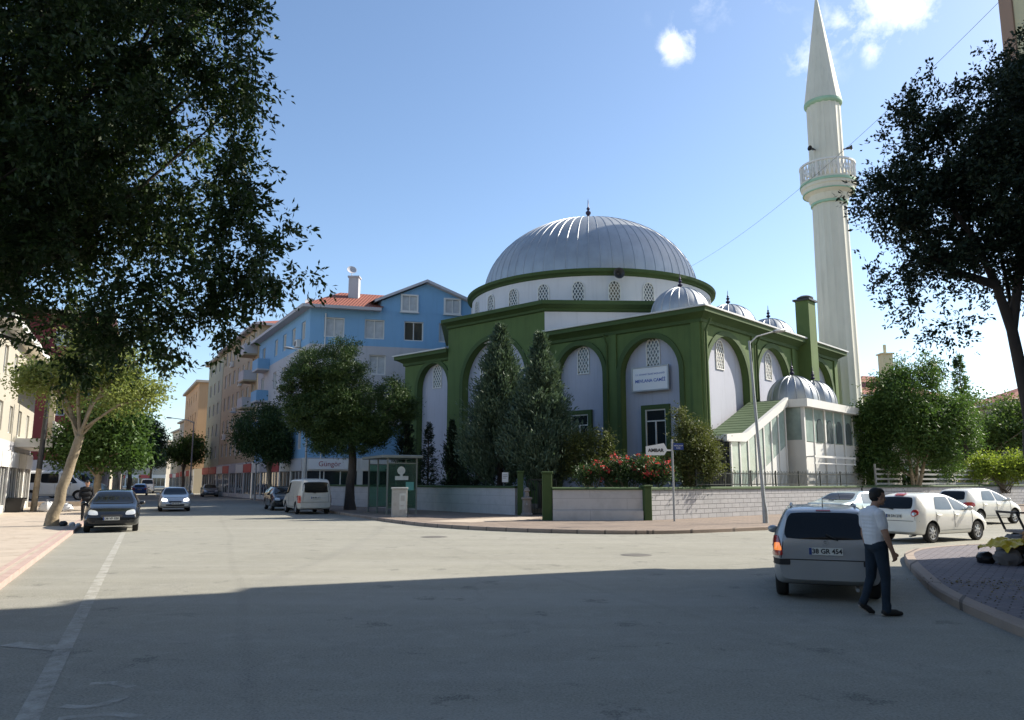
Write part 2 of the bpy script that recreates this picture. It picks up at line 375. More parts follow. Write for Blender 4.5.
X['greybag'] = M('pale_plastic', (.55,.56,.58), .4, bmp=.6, bscale=7)
X['yellowbag'] = M('yellow_plastic', (.62,.43,.02), .4, bmp=.6, bscale=8)
X['orange'] = M('orange_cloth', (.42,.20,.07), .8, bmp=.4)
X['rock'] = M('broken_stone', (.22,.20,.19), .95, var=.25, scale=3, bmp=.8, bscale=7)
X['slat'] = M('bleached_slats', (.40,.39,.36), .8, var=.15)
X['rail'] = M('dark_railing', (.03,.035,.03), .6)
X['paper'] = M('white_paper', (.7,.7,.68), .7)
X['minibus'] = X['p_white']

# ------------------------------------------------------------------ lettering
def text_mesh(txt, size, mat, depth=.004, bold=.0):
    cu = bpy.data.curves.new('lettering', 'FONT'); cu.body = txt; cu.size = size; cu.align_x = 'CENTER'; cu.align_y = 'CENTER'
    cu.extrude = depth; cu.offset = bold; cu.resolution_u = 3
    o = bpy.data.objects.new('lettering', cu); COL.objects.link(o); dg = bpy.context.evaluated_depsgraph_get(); dg.update()
    me = bpy.data.meshes.new_from_object(o.evaluated_get(dg)); bpy.data.objects.remove(o); bpy.data.curves.remove(cu)
    me.materials.clear(); me.materials.append(mat); me.name = 'lettering'
    return me
TXT = Matrix(((1,0,0),(0,0,-1),(0,1,0))).to_4x4()          # text plane -> faces -y, up z
# ------------------------------------------------------------------ sky, sun, camera
def sky():
    w = bpy.data.worlds.new('World'); scn.world = w; w.use_nodes = True; nt = w.node_tree
    bg = nt.nodes['Background']; s = nd(nt, 'ShaderNodeTexSky', sky_type='NISHITA', sun_disc=False)
    s.sun_elevation = SUN_EL; s.sun_rotation = math.atan2(SUN.x, SUN.y); s.air_density = 1.0; s.dust_density = 1.4; s.ozone_density = 1.5; s.altitude = 900
    d = nd(nt, 'ShaderNodeTexCoord').outputs['Generated']
    def vm(op, a, b):
        n = nd(nt, 'ShaderNodeVectorMath', operation=op)
        for i, q in enumerate((a, b)):
            if hasattr(q, 'is_output'): nt.links.new(q, n.inputs[i])
            elif q is not None: n.inputs[i].default_value = q
        return n
    def ma(op, a, b):
        n = nd(nt, 'ShaderNodeMath', operation=op)
        for i, q in enumerate((a, b)):
            if hasattr(q, 'is_output'): nt.links.new(q, n.inputs[i])
            else: n.inputs[i].default_value = q
        return n.outputs[0]
    tot = None
    fine = noise(nt, d, 26, 8, .62, .3); big = noise(nt, d, 9, 4, .5)
    # cloud puffs: direction, radius, weight
    for px, py, r, k in ((678,46,.030,.85),(884,8,.056,.75),(846,26,.045,.45),(872,52,.02,.55),(915,12,.035,.6),(812,58,.05,.35),(1120,-40,.12,.4),(740,-160,.2,.5),(-200,-220,.3,.5)):
        a, b = ray(px, py); c = Vector((a, 1, b)).normalized()
        dist = vm('DISTANCE', d, tuple(c)).outputs['Value']
        m = ma('MULTIPLY', ma('MAXIMUM', ma('SUBTRACT', 1, ma('DIVIDE', dist, r)), 0), k)
        tot = m if tot is None else ma('MAXIMUM', tot, m)
    cl = ma('ADD', tot, ma('MULTIPLY', ma('SUBTRACT', fine, .52), 1.8))
    cl = ma('MULTIPLY', cl, ma('GREATER_THAN', tot, 0))
    edge = ma('MINIMUM', ma('MULTIPLY', tot, 3.2), 1)
    fac = ma('MULTIPLY', ramp(nt, cl, .12, .85), edge)
    sat = nd(nt, 'ShaderNodeHueSaturation'); sat.inputs['Saturation'].default_value = 1.04; nt.links.new(mixc(nt, 1.0, s.outputs[0], (1.0,1.005,.99), 'MULTIPLY'), sat.inputs['Color'])
    out = mixc(nt, fac, sat.outputs[0], (7.4, 7.5, 7.6, 1))
    nt.links.new(out, bg.inputs['Color']); bg.inputs['Strength'].default_value = .124
sky()
L = bpy.data.lights.new('sun', 'SUN'); L.energy = 5.0; L.angle = R(.55); L.color = (1, .93, .80)
so = link('sun', L); so.rotation_euler = SUN.to_track_quat('Z', 'Y').to_euler(); so.location = (60, 20, 60)
cam = bpy.data.cameras.new('camera'); co = link('camera', cam, loc=(0,0,EYE)); co.rotation_euler = (math.pi/2 + TH, 0, 0)
cam.sensor_width = 36; cam.lens = F/1024*36; cam.clip_end = 6000; cam.clip_start = .1; scn.camera = co
scn.view_settings.view_transform = 'Standard'; scn.view_settings.look = 'None'; scn.view_settings.gamma = 1; scn.view_settings.exposure = .85
scn.view_settings.use_curve_mapping = False
scn.cycles.max_bounces = 6; scn.cycles.diffuse_bounces = 3; scn.cycles.transparent_max_bounces = 12; scn.cycles.sample_clamp_indirect = 6
scn.cycles.use_denoising = True

# ------------------------------------------------------------------ ground, roads, kerbs
def catmull(P, k=6):
    P = [Vector((p[0],p[1])) for p in P]; out = []
    for i in range(len(P)-1):
        p0, p1, p2, p3 = P[max(i-1,0)], P[i], P[i+1], P[min(i+2,len(P)-1)]
        for j in range(k):
            t = j/k; out.append(.5*((2*p1) + (p2-p0)*t + (2*p0-5*p1+4*p2-p3)*t*t + (3*p1-p0-3*p2+p3)*t**3))
    out.append(P[-1]); return out
SD = Vector((-.425,.905)); SR = Vector((.905,.425))             # the left street: along, across
m = MB(); m.add([(-2500,-2500,-.02),(2500,-2500,-.02),(2500,2500,-.02),(-2500,2500,-.02)], [(0,1,2,3)])
struct('ground', m, X['soil'], label='dusty ground beyond the streets', cat='ground')
m = MB(); m.add([(-220,-60,0),(160,-60,0),(160,340,0),(-220,340,0)], [(0,1,2,3)])
struct('road', m, X['asphalt'], label='wide pale worn asphalt junction with cracks and tar stains', cat='road')
def block(name, kerbpts, far, mat, kmat, label, kw=.16, smoothk=6, top=.13):
    k = catmull(kerbpts, smoothk); m = MB()
    m.sweep(k, [(0,.0),(0,top-.02),(-.025,top+.008),(-kw,top+.008),(-kw,0)])
    struct('kerb', m, kmat, label='stone kerb of the ' + label, cat='kerb')
    inner = []
    for i, p in enumerate(k):
        t = (k[min(i+1,len(k)-1)] - k[max(i-1,0)]).normalized(); inner.append(p + Vector((-t.y,t.x))*kw*.8)
    m = MB(); m.prism([tuple(p) for p in inner] + far, -.01, top)
    return struct(name, m, mat, label=label, cat='pavement')
kp = [Vector((-8.15,40.6)) + SD*k for k in (170,120,70,35,12,0)]
KERB_M = [tuple(p) for p in kp] + [(-4.9,34.2),(-2.35,30.5),(1.16,27.95),(4.9,27.3),(9.4,29.5),(14.2,32.9),(22,39),(32,46.5),(60,67),(100,95)]
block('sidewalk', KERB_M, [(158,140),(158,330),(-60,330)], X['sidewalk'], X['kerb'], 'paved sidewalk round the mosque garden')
KERB_I = [(110,68),(60,48),(30,33.2),(18,24.9),(13.5,22.0),(11.1,20.75),(9.6,19.4),(8.55,17.4),(7.4,14.6),(6.65,12.6),(6.15,10.6),(5.85,8.6),(5.8,5),(6.2,0),(7.5,-12),(9,-50)]
block('paved_corner', KERB_I, [(155,-55),(155,66)], X['island'], X['kerb'], 'dark brick paved corner on the right', kw=.2)
KL = [Vector((-8.56,13.47)) + SD*k for k in (-70,-40,-20,-8,0,10,25,60,110,190)]
k = KL; m = MB(); m.sweep(k, [(0,0),(0,.1),(-.02,.12),(-.3,.12),(-.3,0)][::-1]); m.sweep
mm = MB(); off = -SR
for nm, mt, a, b, h in (('kerb', X['kerbred'], 0, .16, .115), ('kerb', X['concrete'], .16, .26, .108), ('kerb', X['kerbred'], .26, .38, .112)):
    mb = MB(); mb.sweep([tuple(p + off*b) for p in k][::-1], [(-(b-a),0),(-(b-a),h-.015),(-(b-a)+.015,h),(0,h),(0,0)]) if False else None
    q = []
    mb = MB()
    P0 = [p + off*a for p in k]; P1 = [p + off*b for p in k]; n = len(k)
    vs = [(p.x,p.y,-.005) for p in P0] + [(p.x,p.y,h) for p in P0] + [(p.x,p.y,h) for p in P1] + [(p.x,p.y,-.005) for p in P1]
    fs = [(j*n+i, j*n+i+1, (j+1)*n+i+1, (j+1)*n+i) for j in range(3) for i in range(n-1)]
    mb.add(vs, fs)
    struct(nm, mb, mt, label='faded red striped kerb along the left sidewalk' if mt is X['kerbred'] else 'pale strip between the red kerb stripes', cat='kerb')
m = MB(); P1 = [tuple(p + off*.37) for p in k]; m.prism(P1 + [(-150,175),(-150,-50)], -.01, .1)
struct('sidewalk', m, X['concrete'], label='broad pale concrete sidewalk on the left', cat='pavement')
m = MB(); m.prism([(-32.2,52.6),(-29.2,54.2),(-32,62),(-36.6,69.4),(-52,63),(-40,52.6)], .05, .42)
struct('parking_terrace', m, X['concrete'], label='raised concrete parking terrace behind the left tree', cat='parking')
# painted line and its side mark
def strip(a, b, w0, w1, z, mat, name, label):
    a, b = Vector(a), Vector(b); t = (b-a).normalized(); n = Vector((-t.y,t.x)); m = MB()
    m.add([(p.x,p.y,z) for p in (a+n*w0/2, a-n*w0/2, b-n*w1/2, b+n*w1/2)], [(0,1,2,3)])
    return struct(name, m, mat, label=label, cat='road marking')
strip((-2.6,3.9), (-14.2,29.2), .17, .15, .002, X['line'], 'road_marking', 'long worn white line marking the parking lane')
strip((-5.62,9.1), (-4.9,8.86), .26, .26, .004, X['line'], 'road_marking', 'short worn white cross stroke beside the long line')
for pts in (((62,706),(85,707),(108,703),(126,696)), ((90,684),(112,683),(132,687)), ((58,719),(85,716),(112,714),(140,717))):   # scuffed strokes of an old painted arrow
    G_ = [Vector((ray(*p)[0]*-EYE/ray(*p)[1], -EYE/ray(*p)[1])) for p in pts]; G_ = catmull(G_, 8); m = MB(); vs = []
    for q, p in enumerate(G_):
        t = (G_[min(q+1,len(G_)-1)]-G_[max(q-1,0)]).normalized(); n_ = Vector((-t.y,t.x))*.05
        vs += [(p.x+n_.x,p.y+n_.y,.002),(p.x-n_.x,p.y-n_.y,.002)]
    m.add(vs, [(2*q,2*q+1,2*q+3,2*q+2) for q in range(len(G_)-1)]); struct('road_marking', m, X['line'], label='faded curved scuff of old white paint near the long line', cat='road marking')
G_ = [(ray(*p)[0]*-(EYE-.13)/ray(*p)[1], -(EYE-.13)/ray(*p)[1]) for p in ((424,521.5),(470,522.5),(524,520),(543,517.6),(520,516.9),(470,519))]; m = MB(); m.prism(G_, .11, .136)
struct('ramp', m, X['concrete'], label='pale strip across the sidewalk before the gateway', cat='ramp')  # flat pale strip laid over the pavers before the gateway
def cover(px, py, r):
    a, b = ray(px, py); Y = -EYE/b; m = MB(); m.lathe([(0,.012),(r*.9,.012),(r,.004),(r*1.15,.003),(r*1.15,0)], 20)
    o = link('manhole_cover', m.mesh('manhole_cover', M('cast_iron', (.15,.14,.125), .7, metal=.3, bmp=.6, bscale=12)), None, (a*Y, Y, 0)); return o
tag(cover(636,555,.34), 'dark round manhole cover in the sunlit asphalt before the brick wall', 'manhole cover')
tag(cover(434,537,.38), 'small round manhole cover near the kerb by the bus shelter', 'manhole cover')

# ------------------------------------------------------------------ mosque
A0 = R(47.5); uL = Vector((-math.sin(A0), math.cos(A0))); uR = Vector((math.cos(A0), math.sin(A0)))
C0 = Vector((10.35, 42.0))
def mq(a, t): p = C0 + uR*a + uL*t; return (p.x, p.y)
MO = thing('mosque', 'green and lilac mosque with a big ribbed grey dome and arched walls', 'mosque', (C0.x,C0.y,0), A0)
def fL(u, d, z): return (-d, u, z)            # left facade: u along, d outward
def fR(u, d, z): return (u, -d, z)            # right facade
def arch_pts(cu, hw, z0, zs, rise, n=18):
    p = [(cu-hw, z0), (cu-hw, zs)]
    for i in range(1, n): a = math.pi*i/n; p.append((cu-hw*math.cos(a), zs+rise*math.sin(a)))
    return p + [(cu+hw, zs), (cu+hw, z0)]
def arched_bay(fr, u0, u1, z0, z1, cu, hw, zs, rise, depth, base=0, ring=.3):
    p = arch_pts(cu, hw, z0, zs, rise); n = len(p)
    la, lb = z1-zs, u1-u0; tot = 2*la+lb; outer = []
    for i, (u, z) in enumerate(p):
        if i == 0: outer.append((u0, z0))
        elif i == n-1: outer.append((u1, z0))
        else:
            s = tot*(i-1)/(n-3)
            outer.append((u0, zs+s) if s <= la else ((u0+s-la, z1) if s <= la+lb else (u1, z1-(s-la-lb))))
    # make sure the corners are hit
    ia = min(range(1,n-1), key=lambda i: abs(tot*(i-1)/(n-3)-la)); outer[ia] = (u0, z1)
    ib = min(range(1,n-1), key=lambda i: abs(tot*(i-1)/(n-3)-la-lb)); outer[ib] = (u1, z1)
    w = MB(); vs = [fr(u, base, z) for u, z in p] + [fr(u, base, z) for u, z in outer] + [fr(u, base-depth, z) for u, z in p]
    w.add(vs, [(i,i+1,n+i+1,n+i) for i in range(n-1)] + [(i,i+1,2*n+i+1,2*n+i) for i in range(n-1)])
    pan = MB(); pan.add([fr(u, base-depth+.002, z) for u, z in p], [tuple(range(n))])
    q = arch_pts(cu, hw+ring, z0, zs, rise+ring); r = MB()
    r.add([fr(u, base+.09, z) for u, z in p] + [fr(u, base+.09, z) for u, z in q] + [fr(u, base-.0, z) for u, z in p] + [fr(u, base, z) for u, z in q],
          [(i,i+1,n+i+1,n+i) for i in range(n-1)] + [(i,i+1,2*n+i+1,2*n+i) for i in range(n-1)] + [(n+i,n+i+1,3*n+i+1,3*n+i) for i in range(n-1)])
    part('wall', w, X['green'], MO); part('wall_panel', pan, X['lilac'], MO); part('arch_moulding', r, X['dgreen'], MO)
# lattice window (arched, white grille over dark glass)
def outline(w, h, n=10):
    hw = w/2; p = [(-hw,0),(-hw,h-hw*1.15)]
    for i in range(1, n): a = math.pi*i/n; p.append((-hw*math.cos(a), h-hw*1.15+hw*1.15*math.sin(a)))
    return p + [(hw,h-hw*1.15),(hw,0)]
def inside(p, w, h):
    x, z = p; hw = w/2
    if abs(x) > hw or z < 0: return False
    zs = h-hw*1.15
    return z <= zs or (x/hw)**2 + ((z-zs)/(hw*1.15))**2 <= 1
def lattice_meshes(w, h, sp=.19, bw=.05):
    o = outline(w, h); n = len(o); oi = outline(w-.14, h-.14); oi = [(x, z+.07) for x, z in oi]
    f = MB(); f.add([(x,-.06,z) for x,z in o] + [(x,-.06,z) for x,z in oi] + [(x,.05,z) for x,z in o] + [(x,.0,z) for x,z in oi],
        [(i,(i+1)%n,n+(i+1)%n,n+i) for i in range(n)] + [(i,(i+1)%n,2*n+(i+1)%n,2*n+i) for i in range(n)] + [(n+i,n+(i+1)%n,3*n+(i+1)%n,3*n+i) for i in range(n)])
    p = MB(); p.add([(x,-.004,z) for x,z in o], [tuple(range(n))])
    l = MB(); d = Vector((.5,.866))
    for sx in (1,-1):
        dr = Vector((d.x*sx, d.y)); nr = Vector((-dr.y, dr.x)); k = -40
        while k < 40:
            c = Vector((0,h/2)) + nr*(k*sp); k += 1; ins = [t for t in np.arange(-h,h,.02) if inside(c+dr*t, w-.06, h-.03)]
            if len(ins) < 3: continue
            a, b = c+dr*ins[0], c+dr*ins[-1]; y = -.03 if sx > 0 else -.024; q = nr*bw/2
            vs = [(a+q),(a-q),(b-q),(b+q)]
            l.add([(v.x,y,v.y) for v in vs] + [(v.x,y+.02,v.y) for v in vs], [(0,1,2,3),(0,1,5,4),(2,3,7,6),(1,2,6,5),(3,0,4,7)])
    return f.mesh('window_frame', X['offwhite']), p.mesh('pane', X['pane']), l.mesh('lattice', X['offwhite'])
LW = lattice_meshes(.95, 1.75); LWS = lattice_meshes(.86, 1.45)
def lattice(ms, Mx):
    w = link('window', ms[0], MO, M=Mx); link('pane', ms[1], w); link('lattice', ms[2], w)
def onL(u, d, z): return Matrix.Translation(fL(u,d,z)) @ Matrix.Rotation(-math.pi/2, 4, 'Z')
def onR(u, d, z): return Matrix.Translation(fR(u,d,z))
ZE = 10.75; W0, W1 = 19.9, 25.1
OA, OT, AP = 10.5, 15.35, 10.9; OS = AP*math.tan(R(22.5))
# left facade bays (t), right facade bays (a)
arched_bay(fL, .0, 5.85, .1, ZE, 3.35, 1.95, 7.9, 2.05, .45)
arched_bay(fL, 5.85, OT-OS, .1, ZE, 8.4, 1.8, 8.2, 1.9, .45)
arched_bay(fL, OT+OS, W1, .1, ZE, 21.9, 1.65, 8.6, 1.75, .45)
arched_bay(fL, OT-OS, OT+OS, .1, 12.85, OT, 2.95, 8.4, 2.95, .5, base=.4)
arched_bay(fR, .0, 6.3, .1, ZE, 2.95, 2.5, 7.5, 2.5, .36)
arched_bay(fR, 6.3, 13.0, .1, ZE, 9.1, 2.35, 7.7, 2.4, .36)
arched_bay(fR, 13.0, W0, .1, ZE, 16.6, 2.3, 7.7, 2.4, .36)
w = MB(); w.add([(W0,0,.1),(W0,W1,.1),(0,W1,.1),(W0,0,ZE),(W0,W1,ZE),(0,W1,ZE)], [(0,1,4,3),(1,2,5,4)])
for u in (OT-OS, OT+OS): w.add([(0,u,.1),(-.4,u,.1),(-.4,u,12.85),(0,u,12.85)], [(0,1,2,3)])
part('wall', w, X['green'], MO)
for u in (.35, 5.6, 6.2): pass
for u in (.3, 5.85): part('pilaster', MB().box(-.1,.002,u-.28,u+.28,.1,ZE), X['green'], MO)
for u in (.28, 6.3, 12.2, 19.6): part('pilaster', MB().box(u-.28,u+.28,-.1 if u > 1 else -.1,.002,.1,ZE), X['green'], MO)
# eaves
EV = [(0,ZE-.35),(.12,ZE-.3),(.12,ZE-.12),(.32,ZE+.02),(.5,ZE+.12),(.62,ZE+.15),(.62,ZE+.42),(0,ZE+.5)]
path = [(0,OT-OS),(0,0),(W0,0),(W0,W1),(0,W1),(0,OT+OS)]
part('cornice', MB().sweep(path, [(0,a[1]) if False else a for a in EV]), X['dgreen'], MO)
part('roof_edge', MB().sweep(path, [(.5,ZE+.41),(.72,ZE+.41),(.72,ZE+.5),(.5,ZE+.54)]), X['roofgrey'], MO)
m = MB(); m.box(-.3,W0+.45,-.45,W1+.45,ZE+.40,ZE+.52); part('roof', m, X['roofgrey'], MO)
# octagon, drum, dome
oct_ = [(OA+AP/math.cos(R(22.5))*math.cos(R(22.5+45*i)), OT+AP/math.cos(R(22.5))*math.sin(R(22.5+45*i))) for i in range(8)]
m = MB()
for i in range(8):
    if i == 3: continue
    a, b = oct_[i], oct_[(i+1)%8]; m.add([(a[0],a[1],ZE),(b[0],b[1],ZE),(b[0],b[1],12.9),(a[0],a[1],12.9)], [(0,1,2,3)])
part('octagon_wall', m, X['white'], MO)
EO = [(-.3,12.55),(.0,12.55),(.14,12.6),(.14,12.75),(.4,12.9),(.55,12.95),(.55,13.2),(-1.2,13.4),(-1.2,12.8)]
part('cornice', MB().sweep(oct_, EO, True), X['dgreen'], MO)
m = MB(); m.prism(oct_, 12.9, 13.15); part('roof', m, X['roofgrey'], MO)
DR = 9.25
part('drum', MB().lathe([(DR,12.9),(DR,15.5),(DR-1.5,15.5)], 96, (OA,OT,0)), X['white'], MO, 50)
part('cornice', MB().lathe([(DR,15.42),(DR+.1,15.46),(DR+.13,15.56),(DR+.36,15.66),(DR+.4,15.86),(DR-.2,15.98),(DR-1.4,16.0)], 96, (OA,OT,0)), X['dgreen'], MO, 30)
for i in range(24):
    a = R(15*i+2); Mx = Matrix.Translation((OA+(DR+.01)*math.cos(a), OT+(DR+.01)*math.sin(a), 13.65)) @ Matrix.Rotation(a+math.pi/2, 4, 'Z'); lattice(LWS, Mx)
def dome(r, h, n, c, ribs, ribw, ribh, base):
    k = 20; prof = [(r*math.cos(math.pi/2*i/k), c[2]+h*math.sin(math.pi/2*i/k)) for i in range(k)] + [(0,c[2]+h)]
    prof = [(r+base,c[2]-.25),(r+base,c[2]-.03),(r,c[2])] + prof[1:]
    m = MB(); m.lathe(prof, n, (c[0],c[1],0)); m.cur = 1
    for j in range(ribs):
        a = 2*math.pi*(j+.5)/ribs; vs = []; t = Vector((-math.sin(a),math.cos(a)))
        for i in range(k+1):
            b = math.pi/2*min(i,k-.4)/k
            for q in (-1,0,1):
                rr = (r+(ribh if q == 0 else -.01))*math.cos(b); z = c[2]+(h+(ribh if q == 0 else -.01))*math.sin(b)
                w = ribw*min(1, rr/r*3+.2); vs.append((c[0]+rr*math.cos(a)+t.x*w*q, c[1]+rr*math.sin(a)+t.y*w*q, z))
        m.add(vs, [(i*3+q,i*3+q+1,i*3+q+4,i*3+q+3) for i in range(k) for q in (0,1)])
    return m
def finial(h, s, n=10):
    return MB().lathe([(0,0),(.05*s,0),(.04*s,.12*h),(.13*s,.2*h),(.13*s,.26*h),(.04*s,.34*h),(.1*s,.42*h),(.1*s,.47*h),(.03*s,.54*h),(.07*s,.6*h),(.02*s,.68*h),(.015*s,.9*h),(0,h)], n)
dm = part('dome', dome(8.35, 6.15, 128, (OA,OT,16.0), 64, .022, .03, .35), [X['lead'], X['leadrib']], MO, 25)
part('finial', finial(2.2, 2.2), X['finial'], dm, 40, (OA,OT,22.1))
for a in (4.0, 10.3, 16.6):
    d = part('small_dome', dome(1.85, 1.75, 40, (a,3.5,11.9), 20, .03, .035, .12), [X['lead'], X['leadrib']], MO, 25)
    part('finial', finial(1.1, 1.2), X['finial'], d, 40, (a,3.5,13.6))
    part('small_dome_drum', MB().lathe([(2.0,11.2),(2.0,11.7),(1.9,11.72)], 32, (a,3.5,0)), X['white'], MO, 40)
d = part('small_dome', dome(1.85, 1.75, 40, (4,21.9,11.9), 20, .03, .035, .12), [X['lead'], X['leadrib']], MO, 25)
# windows
for u, z, ms in ((3.35,8.3,LW),(8.4,8.35,LW),(21.9,8.55,LW)): lattice(ms, onL(u,-.45,z))
for u in (OT-1.25, OT+1.25): lattice(LW, onL(u,-.1,8.45))
for u, z in ((2.7,8.1),(9.1,8.1),(16.6,8.1)): lattice(LW, onR(u,-.36,z))
def tallwin(Mx):
    f = MB(); W, H, b = .68, 2.5, .26
    for x0,x1,z0,z1 in ((-W-b,-W,-b,H+b),(W,W+b,-b,H+b),(-W,W,H,H+b),(-W,W,-b,0)): f.box(x0,x1,-.16,.0,z0,z1)
    w = part('window', f, X['dgreen'], MO, M=Mx)
    g = MB(); b = .07
    for x0,x1,z0,z1 in ((-W,-W+b,0,H),(W-b,W,0,H),(-W+b,W-b,H-b,H),(-W+b,W-b,0,b),(-.04,.04,b,H*.72),(-W+b,W-b,H*.72,H*.72+b)): g.box(x0,x1,-.11,-.05,z0,z1)
    part('window_frame', g, X['offwhite'], w); p = MB(); p.box(-W,W,-.05,-.03,0,H); part('pane', p, X['pane'], w)
for u in (3.25, 8.7): tallwin(onL(u,-.45,3.35))
for q in ([(-.17,6.2,.3),(-.17,6.2,9.9),(-.5,6.2,10.5)], [(.2,-.18,.3),(.2,-.18,10.0),(.2,-.5,10.6)], [(6.45,-.18,.3),(6.45,-.18,10.0),(6.45,-.5,10.6)]): part('drainpipe', MB().tube(q, .065, 8), X['dgreen'], MO, 40)
ch = MB(); ch.box(13.05,14.25,-.9,.0,4,13.8); ck = part('chimney', ch, X['green'], MO)
m = MB(); m.box(12.92,14.38,-1.03,.12,13.8,13.92); m.lathe([(.45,13.92),(.54,14.0),(.54,14.1),(.3,14.22),(0,14.27)], 14, (13.65,-.46,0)); part('chimney_cap', m, X['dark'], ck, 40)
# speaker on the drum facing the junction
sa = R(228); Mx = Matrix.Translation((OA+(DR+.5)*math.cos(sa), OT+(DR+.5)*math.sin(sa), 15.4)) @ Matrix.Rotation(sa-math.pi/2, 4, 'Z') @ Matrix.Rotation(-math.pi/2, 4, 'X')
horn = MB().lathe([(0,-.3),(.1,-.3),(.1,-.05),(.16,.05),(.38,.3),(.33,.29),(.1,.02),(0,.02)], 16)
part('loudspeaker', horn, X['dark'], MO, 40, M=Mx)
# sign board
sg = MB(); sg.box(-1.2,1.2,-.12,0,0,1.35); sb = part('sign_board', sg, X['signwhite'], MO, M=onL(3.45,-.3,6.95))
fr = MB()
for x0,x1,z0,z1 in ((-1.25,-1.17,-.05,1.4),(1.17,1.25,-.05,1.4),(-1.17,1.17,1.32,1.4),(-1.17,1.17,-.05,.03)): fr.box(x0,x1,-.16,-.05,z0,z1)
part('frame', fr, X['steel'], sb)
link('lettering', text_mesh('T.C. DİYANET İŞLERİ BAŞKANLIĞI', .125, X['inkblue']), sb, M=Matrix.Translation((0,-.125,.93)) @ TXT)
link('lettering', text_mesh('MEVLANA CAMİİ', .26, X['inkblue'], bold=.004), sb, M=Matrix.Translation((0,-.125,.55)) @ TXT)
# outdoor unit of an air conditioner below the window
m = MB(); m.bbox(5.15,6.05,0,.0+.38,0,.7); m = MB(); m.bbox(-.45,.45,-.38,0,0,.68); ac = part('air_conditioner', m, X['offwhite'], MO, M=onL(5.7,.1,2.6))
part('fan_grille', MB().lathe([(.26,0),(.26,.02),(0,.03)], 20, (-.12,0,0)).xf(Matrix.Translation((0,-.385,.34)) @ Matrix.Rotation(math.pi/2,4,'X')), X['dark'], ac)

# ------------------------------------------------------------------ porch with stair on the sunny side
PO = thing('entrance_porch', 'white glazed mosque porch with two small domes and a green stair roof', 'porch', (C0.x,C0.y,0), A0)
p0, p1, tf = 5.6, 15.0, -3.2
m = MB(); m.box(p0-.25,p1+.25,tf-.3,-.02,5.95,6.4); part('roof', m, X['offwhite'], PO)
m = MB(); m.box(p0,p1,tf+.08,-.02,.2,1.3); m.box(p0+.02,p0+.1,tf+.1,-.05,1.3,4.1); m.box(p0+.1,p1-.05,tf+.12,tf+.2,1.3,4.0); part('wall', m, X['offwhite'], PO)
m = MB()
for a in (p0+.08, 8.7, 11.8, p1-.08): m.box(a-.09,a+.09,tf+.02,tf+.2,1.3,5.95)
for a in (7.1, 10.2, 13.4): m.box(a-.04,a+.04,tf+.06,tf+.16,1.3,5.95)
m.box(p0-.02,p0+.1,-1.6,-1.5,1.3,5.95); part('post', m, X['offwhite'], PO)
m = MB(); m.box(p0+.1,p1-.1,tf+.1,tf+.14,4.02,5.95); m.box(p0+.03,p0+.06,tf+.2,-.1,4.1,5.95); part('pane', m, X['glassgreen'], PO)
for a in (7.95, 9.5, 11.0, 12.6): 
    m = MB(); q = arch_pts(a, .42, 4.05, 4.9, .5, 8); n = len(q); m.add([(u,tf+.05,z) for u,z in q]+[(u,tf+.1,z) for u,z in q], [tuple(range(n))] + [(i,i+1,n+i+1,n+i) for i in range(n-1)]); part('arched_window', m, X['dimglass'], PO)
m = MB(); m.box(p0-.1,11.9,tf-.5,tf-.42,3.1,3.22); m.box(p0-.1,11.9,tf-.49,tf-.43,2.75,2.81)
for a in (p0+.08, 8.7, 11.8): m.box(a-.03,a+.03,tf-.42,tf+.02,3.12,3.19); m.box(a-.03,a+.03,tf-.48,tf-.44,2.811,3.1)
part('handrail', m, X['offwhite'], PO)
for a, r in ((7.8,1.5),(11.0,1.35)):
    d = part('small_dome', dome(r, 1.55, 40, (a,-1.7,6.5), 18, .03, .035, .12), [X['lead'], X['leadrib']], PO, 25)
    part('finial', finial(1.0, 1.1), X['finial'], d, 40, (a,-1.7,8.0))
# stair: sloping roof (green ribs), white fascia, glazed side
ts = -2.3; x0, z0, x1, z1 = -.1, 4.1, 5.35, 6.4
m = MB(); k = 14
for i in range(k):
    a, b = x0+(x1-x0)*i/k, x0+(x1-x0)*(i+1)/k; za, zb_ = z0+(z1-z0)*i/k, z0+(z1-z0)*(i+1)/k
    m.add([(a,ts+.1,za),(b,ts+.1,zb_-.015),(b,-.02,zb_-.015),(a,-.02,za),(b,ts+.1,zb_),(b,-.02,zb_)], [(0,1,2,3),(1,4,5,2)])
part('stair_roof', m, X['stairgreen'], PO)
m = MB(); h = .62
m.add([(x,y,z) for y in (ts-.12,ts+.1) for x,z in ((x0-2.1,z0-.35),(x0,z0-.3),(x1,z1-.35),(x1,z1+.12),(x0,z0+.16),(x0-2.1,z0+.0))], [(0,1,4,5),(1,2,3,4),(6,7,10,11),(7,8,9,10),(5,4,10,11),(4,3,9,10),(0,1,7,6),(1,2,8,7),(0,5,11,6),(2,3,9,8)])
m.box(x0-2.1,x0-.02,ts+.1,-.3,z0-.25,z0-.05)
part('fascia', m, X['offwhite'], PO, fix=True)
m = MB(); 
for i in range(8):
    a = -1.6+i*.95; zt = z0-.3 if a < x0 else z0-.33+(a-x0)*(z1-z0)/(x1-x0)
    m.box(a-.06,a+.06,ts-.03,ts+.06,.2,zt)
part('post', m, X['offwhite'], PO)
m = MB(); zz = lambda a: z0-.32 if a < x0 else z0-.34+(a-x0)*(z1-z0)/(x1-x0)
